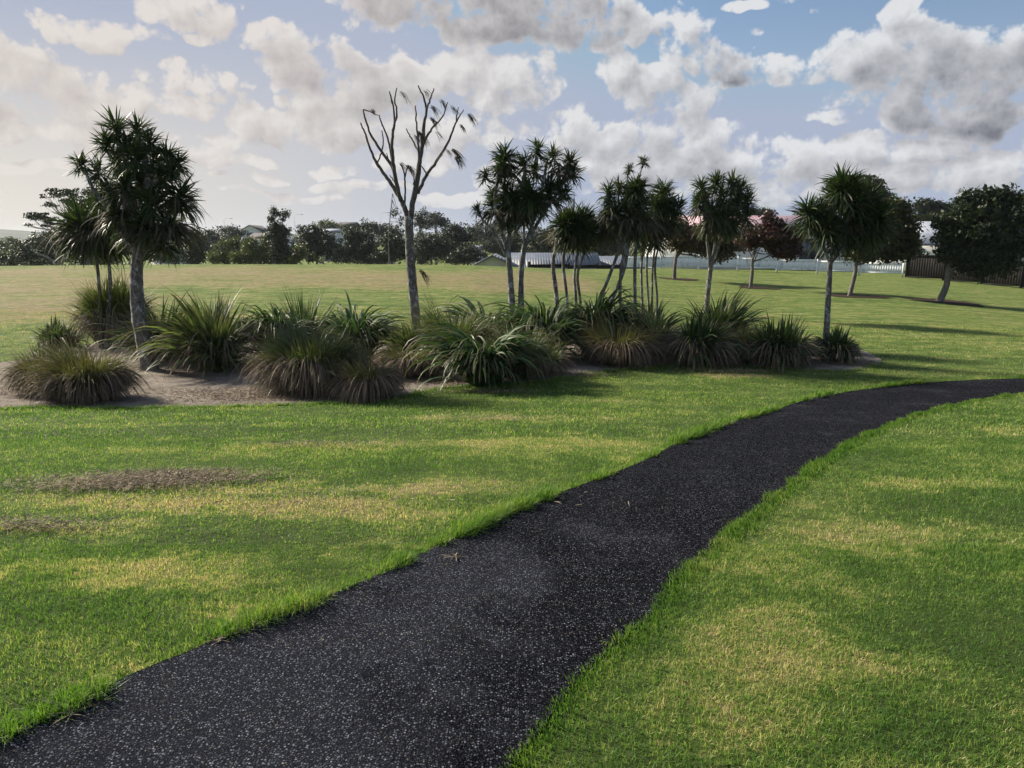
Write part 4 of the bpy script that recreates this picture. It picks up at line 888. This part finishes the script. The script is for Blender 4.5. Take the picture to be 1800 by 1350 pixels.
# ------------------------------------------------------------------ background trees
BG = 'trees beyond the grassy crest'
BT = [
 # px, dist, lobes, label, leaf, n
 (12, 220, [(12,430,26,14),(-6,436,20,14)], 'small round sunlit tree at the left edge', 'leafl', 1800),
 (6, 150, [(6,452,22,12),(30,450,16,10)], 'light green bush low at the left edge below the round tree', 'leafl', 1500),
 (60, 85, [(80,422,34,18),(50,440,36,20),(100,440,36,24),(20,458,30,14),(70,458,44,16),(115,425,30,18)], 'broad dark spreading pine mass at the left end of the crest', 'leafd', 9000),
 (165, 88, [(150,430,36,26),(190,440,34,26),(225,430,36,26),(165,455,50,18)], 'dark tree mass behind the twin-stemmed cabbage tree', 'leafd', 7000),
 (270, 92, [(270,440,36,24),(300,448,30,20)], 'grey-green tree behind the big cabbage trunk', 'leafm', 4000),
 (342, 90, [(342,425,18,24),(338,452,24,16),(352,440,14,18)], 'narrow dark tree right of the tallest cabbage tree', 'leafd', 4000),
 (372, 190, [(360,418,30,14),(395,412,34,16),(420,418,20,14),(385,432,46,14)], 'low dark skyline wood left of the gabled house', 'leafd', 5000),
 (400, 84, [(400,442,22,24),(385,455,24,12),(415,430,10,12)], 'light green young tree, first of the sunlit clump', 'leafl', 3500),
 (440, 82, [(445,440,24,22),(425,452,22,14),(437,422,7,10)], 'light green young tree in the middle of the sunlit clump', 'leafl', 3500),
 (478, 83, [(474,440,20,24),(462,455,20,12),(470,420,9,14)], 'light green young tree beside the leafy spire tree', 'leafl', 3200),
 (522, 80, [(522,448,16,14),(512,458,16,8),(527,438,9,9)], 'small bright green bush at the foot of the leafy spire tree', 'leafl', 2200),
 (490, 78, [(488,405,20,14),(490,425,22,20),(492,445,24,20),(480,372,6,7),(489,378,6,7),(497,384,6,7),(503,375,5,8),(478,385,4,6)], 'tall dark leafy spire tree with sprigs at its tip', 'leafd', 6500),
 (550, 100, [(545,412,28,20),(565,425,30,26),(545,440,26,22),(585,440,22,22)], 'dark dome-shaped tree with bare pale stems', 'leafd', 7000),
 (578, 215, [(575,396,18,7),(560,400,14,8),(592,400,12,7)], 'olive flat-topped tree on the skyline', 'leafl', 1600),
 (625, 98, [(620,415,26,18),(640,430,30,26),(610,445,26,20),(650,450,26,16)], 'dark bulky tree in the middle of the valley wood', 'leafd', 7000),
 (655, 170, [(645,400,26,12),(670,405,24,12),(690,410,22,14)], 'grey-green skyline tree behind the dark bulky one', 'leafm', 3000),
 (690, 95, [(688,425,22,20),(700,440,24,20),(675,450,22,14)], 'dark tree immediately left of the bare pale trunk', 'leafd', 5000),
 (738, 140, [(735,380,9,9),(742,392,8,8),(731,395,6,7),(745,375,5,7)], 'small airy tree right beside the bare pale trunk', 'leafm', 700),
 (766, 175, [(765,384,20,12),(757,394,12,8),(778,392,12,9)], 'umbrella-shaped tree alone on the skyline', 'leafm', 1600),
 (755, 105, [(750,425,24,18),(770,432,26,20),(740,448,24,16),(778,450,22,14)], 'mid-green round tree just right of the bare pale trunk', 'leafm', 5500),
 (800, 110, [(800,412,26,20),(790,430,28,22),(815,430,22,22)], 'dark domed tree right of the umbrella tree', 'leafd', 6000),
 (823, 100, [(822,445,24,18),(805,455,22,12),(838,452,18,12)], 'small dark round bush above the slate gable', 'leafm', 4000),
 (860, 200, [(845,405,30,16),(880,400,26,14),(860,420,30,14)], 'misty grey-green trees left of the forked cabbage tree', 'leafm', 3500),
 (880, 125, [(870,430,26,16),(895,440,22,14),(905,425,20,18)], 'green shrubby tree behind the forked cabbage trunks', 'leafm', 4000),
 (955, 115, [(945,425,26,22),(975,430,28,22),(1000,420,24,20),(960,440,34,12)], 'dark tree over the long slate roof', 'leafd', 7000),
 (1045, 110, [(1040,425,26,24),(1065,435,22,18),(1090,425,24,24)], 'dark tree behind the squat and leaning cabbage trees', 'leafd', 6000),
 (1310, 95, [(1345,372,14,6),(1320,376,16,8)], 'low tree tops peeping over the pink roof', 'leafm', 1500),
 (1435, 100, [(1432,374,20,11),(1412,382,18,8)], 'sunlit green tree top behind the pink roof, beside the lone cabbage tree', 'leafl', 2400),
 (1640, 105, [(1625,366,20,18),(1645,372,22,20),(1668,374,16,14),(1605,385,12,14)], 'dark rounded tree above the grey steel roof', 'leafd', 6000),
 (1632, 90, [(1630,386,22,9),(1650,388,16,8)], 'clipped yellow-green hedge top over the grey steel roof', 'leafl', 2600),
 (1618, 62, [(1606,435,10,16),(1612,455,14,14),(1622,462,16,14)], 'light green shrub in front of the grey-roofed white house', 'leafm', 2600),
 (1792, 66, [(1795,348,14,8),(1810,352,20,10)], 'yellowish tree top at the right edge above the pale roof', 'leafl', 1600),
 (1640, 59, [(1625,475,18,14),(1650,478,18,12)], 'dark shrub in the gap between the white and dark fences', 'leafd', 2600),
 (1575, 70, [(1570,425,28,34),(1600,430,20,30)], 'dark tree behind the end of the white fence', 'leafd', 5000),
]
for (px, D, lobes, label, leaf, n) in BT:
    tree('background_tree', px, D, lobes, label, leaf, int(n*1.5), max(.085, D/F*1.7), group=BG, tr=.004*D*.5 if D < 150 else .3, limbs=5, depth=.8)

# macrocarpa with flat spiky layers behind the lone cabbage tree
tree('conifer', 1530, 92, [(1500,318,34,10),(1530,322,26,14),(1480,335,34,14),(1510,345,40,16),(1550,345,18,8),(1535,340,24,12),(1490,355,40,12)], 'dark layered conifer behind the lone cabbage tree', 'leafd', 12000, .16, group=BG, flat=.5, tr=.35)
# wind-shaped pine with flat plates of needles against the left sky
def plate_pine():
    Yd = 84; b0 = P(150, 470, Yd); b0[2] = hz(b0[0], b0[1]); r = root('pine_tree', b0, 'wind-shaped pine with flat open plates of needles against the left sky', 'tree', BG)
    pl = [(105,338,24,6),(86,345,14,4),(145,350,20,5),(118,353,12,3),(90,361,12,4),(68,378,18,6),(57,382,12,4),(80,384,14,5),(47,394,8,3),(160,336,20,8),(178,345,20,8),(124,358,16,3),(155,365,22,5),(128,340,8,8),(190,355,16,8),(140,378,20,4),(170,325,14,5),(85,395,10,4),(120,395,18,5)]
    pw = Yd/F; L = [(P(a, b, Yd+rng.normal(0, 1))-b0, np.array([c*pw, c*pw*.8, d*pw])) for a, b, c, d in pl]
    cm, cc = crown_mesh(L, 9000, .11, .4); cm.build('crown', M['leafd'], r)
    tb = MB(); s = spline([np.array([0, 0, -.2]), P(150, 440, Yd)-b0, P(140, 405, Yd)-b0, P(145, 370, Yd)-b0], 20); tb.tube(s, np.linspace(.3, .12, 20), 8, .05)
    for c, rr in L:
        k = s[rng.integers(8, 20)]; e = c+np.array([0, 0, -rr[2]*.5]); mid = (k+e)/2+np.array([(e-k)[0]*.12, 0, -.10*np.linalg.norm(e-k)]); tb.tube(spline([k, mid, e], 9), np.linspace(.075, .025, 9), 5, .04)
        for _ in range(3): f = c+rng.normal(size=3)*rr*.7; tb.tube(spline([mid, (mid+f)/2+np.array([0, 0, -.1]), f], 6), np.linspace(.03, .012, 6), 4)
    tb.build('trunk', M['farbark'], r)
    t2 = MB(); t2.tube(spline([P(100, 468, Yd-3)-b0, P(88, 455, Yd-3)-b0, P(62, 444, Yd-3)-b0], 10), np.linspace(.16, .07, 10), 7); t2.tube(spline([P(105, 468, Yd-3)-b0, P(98, 445, Yd-3)-b0, P(88, 428, Yd-3)-b0], 10), np.linspace(.13, .05, 10), 7); t2.build('fallen_limb', M['bark'], r)
plate_pine()

# far woods and paddock on the hillside: nobody could count them
def far_wood():
    V = MB(); xs_ = rng.uniform(-600, 2400, 520)
    L = []
    for x in xs_:
        D = rng.uniform(150, 330); q = P(x, 420, D); z = hz(q[0], D)
        u = q[0]/D
        if -.23 < u < -.05 and rng.random() < .35: continue
        s = rng.uniform(2.2, 4.2); L.append((np.array([q[0], D, z+s*.6]), np.array([s*1.3, s, s*.95])))
    cm, cc = crown_mesh(L, 60000, .42); o = cm.build('far_wood', M['leafm']); tag(o, 'distant mixed wood covering the far hillside', 'wood', kind='stuff')
far_wood()

# street lamps on the skyline
def lamp(px, D, top, label):
    q = P(px, 410, D); b0 = np.array([q[0], D, hz(q[0], D)]); T = P(px, top, D)[2]-b0[2]; r = root('street_lamp', b0, label, 'street lamp', 'street lamps on the far skyline')
    m_ = MB(); m_.tube([[0, 0, -.1], [0, 0, T*.6], [0, 0, T]], [.10, .07, .05], 6); m_.tube([[0, 0, T], [.8, 0, T+.35], [1.9, 0, T+.4]], [.04, .03, .03], 5); m_.build('pole', M['steel'], r)
    l_ = MB(); l_.box((2.2, 0, T+.36), (.8, .3, .14)); l_.build('lamp_head', M['steel'], r)
lamp(395, 230, 386, 'thin lamp pole on the skyline left of the gabled house'); lamp(519, 230, 379, 'thin lamp pole on the skyline right of the leafy spire tree'); lamp(670, 230, 376, 'thin lamp pole on the skyline left of the bare tree')

# pale grass runners lying over the path's edge
for (px, py, s, label) in [(130, 1262, 1.0, 'pale dry grass runner lying on the near left path edge'), (385, 1133, .5, 'small pale grass runner on the path edge'), (800, 985, .6, 'pale grass runner trailing on the path left side')]:
    b = at(px, py); b[2] += .02; m_ = MB(); n = 9
    az = np.array([.3, 2.9, -1.4, .8, 3.3, -.2, 2.2, -2.0, 1.4]); leaves(m_, np.zeros((n, 3))+rng.normal(0, .006, (n, 3))*[1, 1, .2], az, rng.random(n)*.4, s*(.06+.09*rng.random(n)), .005, .5, S=4)
    o = m_.build('grass_runner', M['dry'], None); o.location = b; tag(o, label, 'grass runner', 'grass runners on the path')

# ------------------------------------------------------------------ the air
def haze():
    x0, x1, y0, y1, z0, z1 = -2650, 2650, -62, 4250, -60, 36
    m, N, o = mat('air'); v = N.new('ShaderNodeVolumePrincipled'); v.inputs['Color'].default_value = (.80, .88, 1, 1); v.inputs['Density'].default_value = .00014; v.inputs['Anisotropy'].default_value = .2
    N.l.new(v.outputs[0], o.inputs['Volume']); b = MB(); b.box(((x0+x1)/2, (y0+y1)/2, (z0+z1)/2), (x1-x0, y1-y0, z1-z0)); h = b.build('haze', m); tag(h, 'thin evening haze over the valley', 'haze', kind='stuff')
haze()
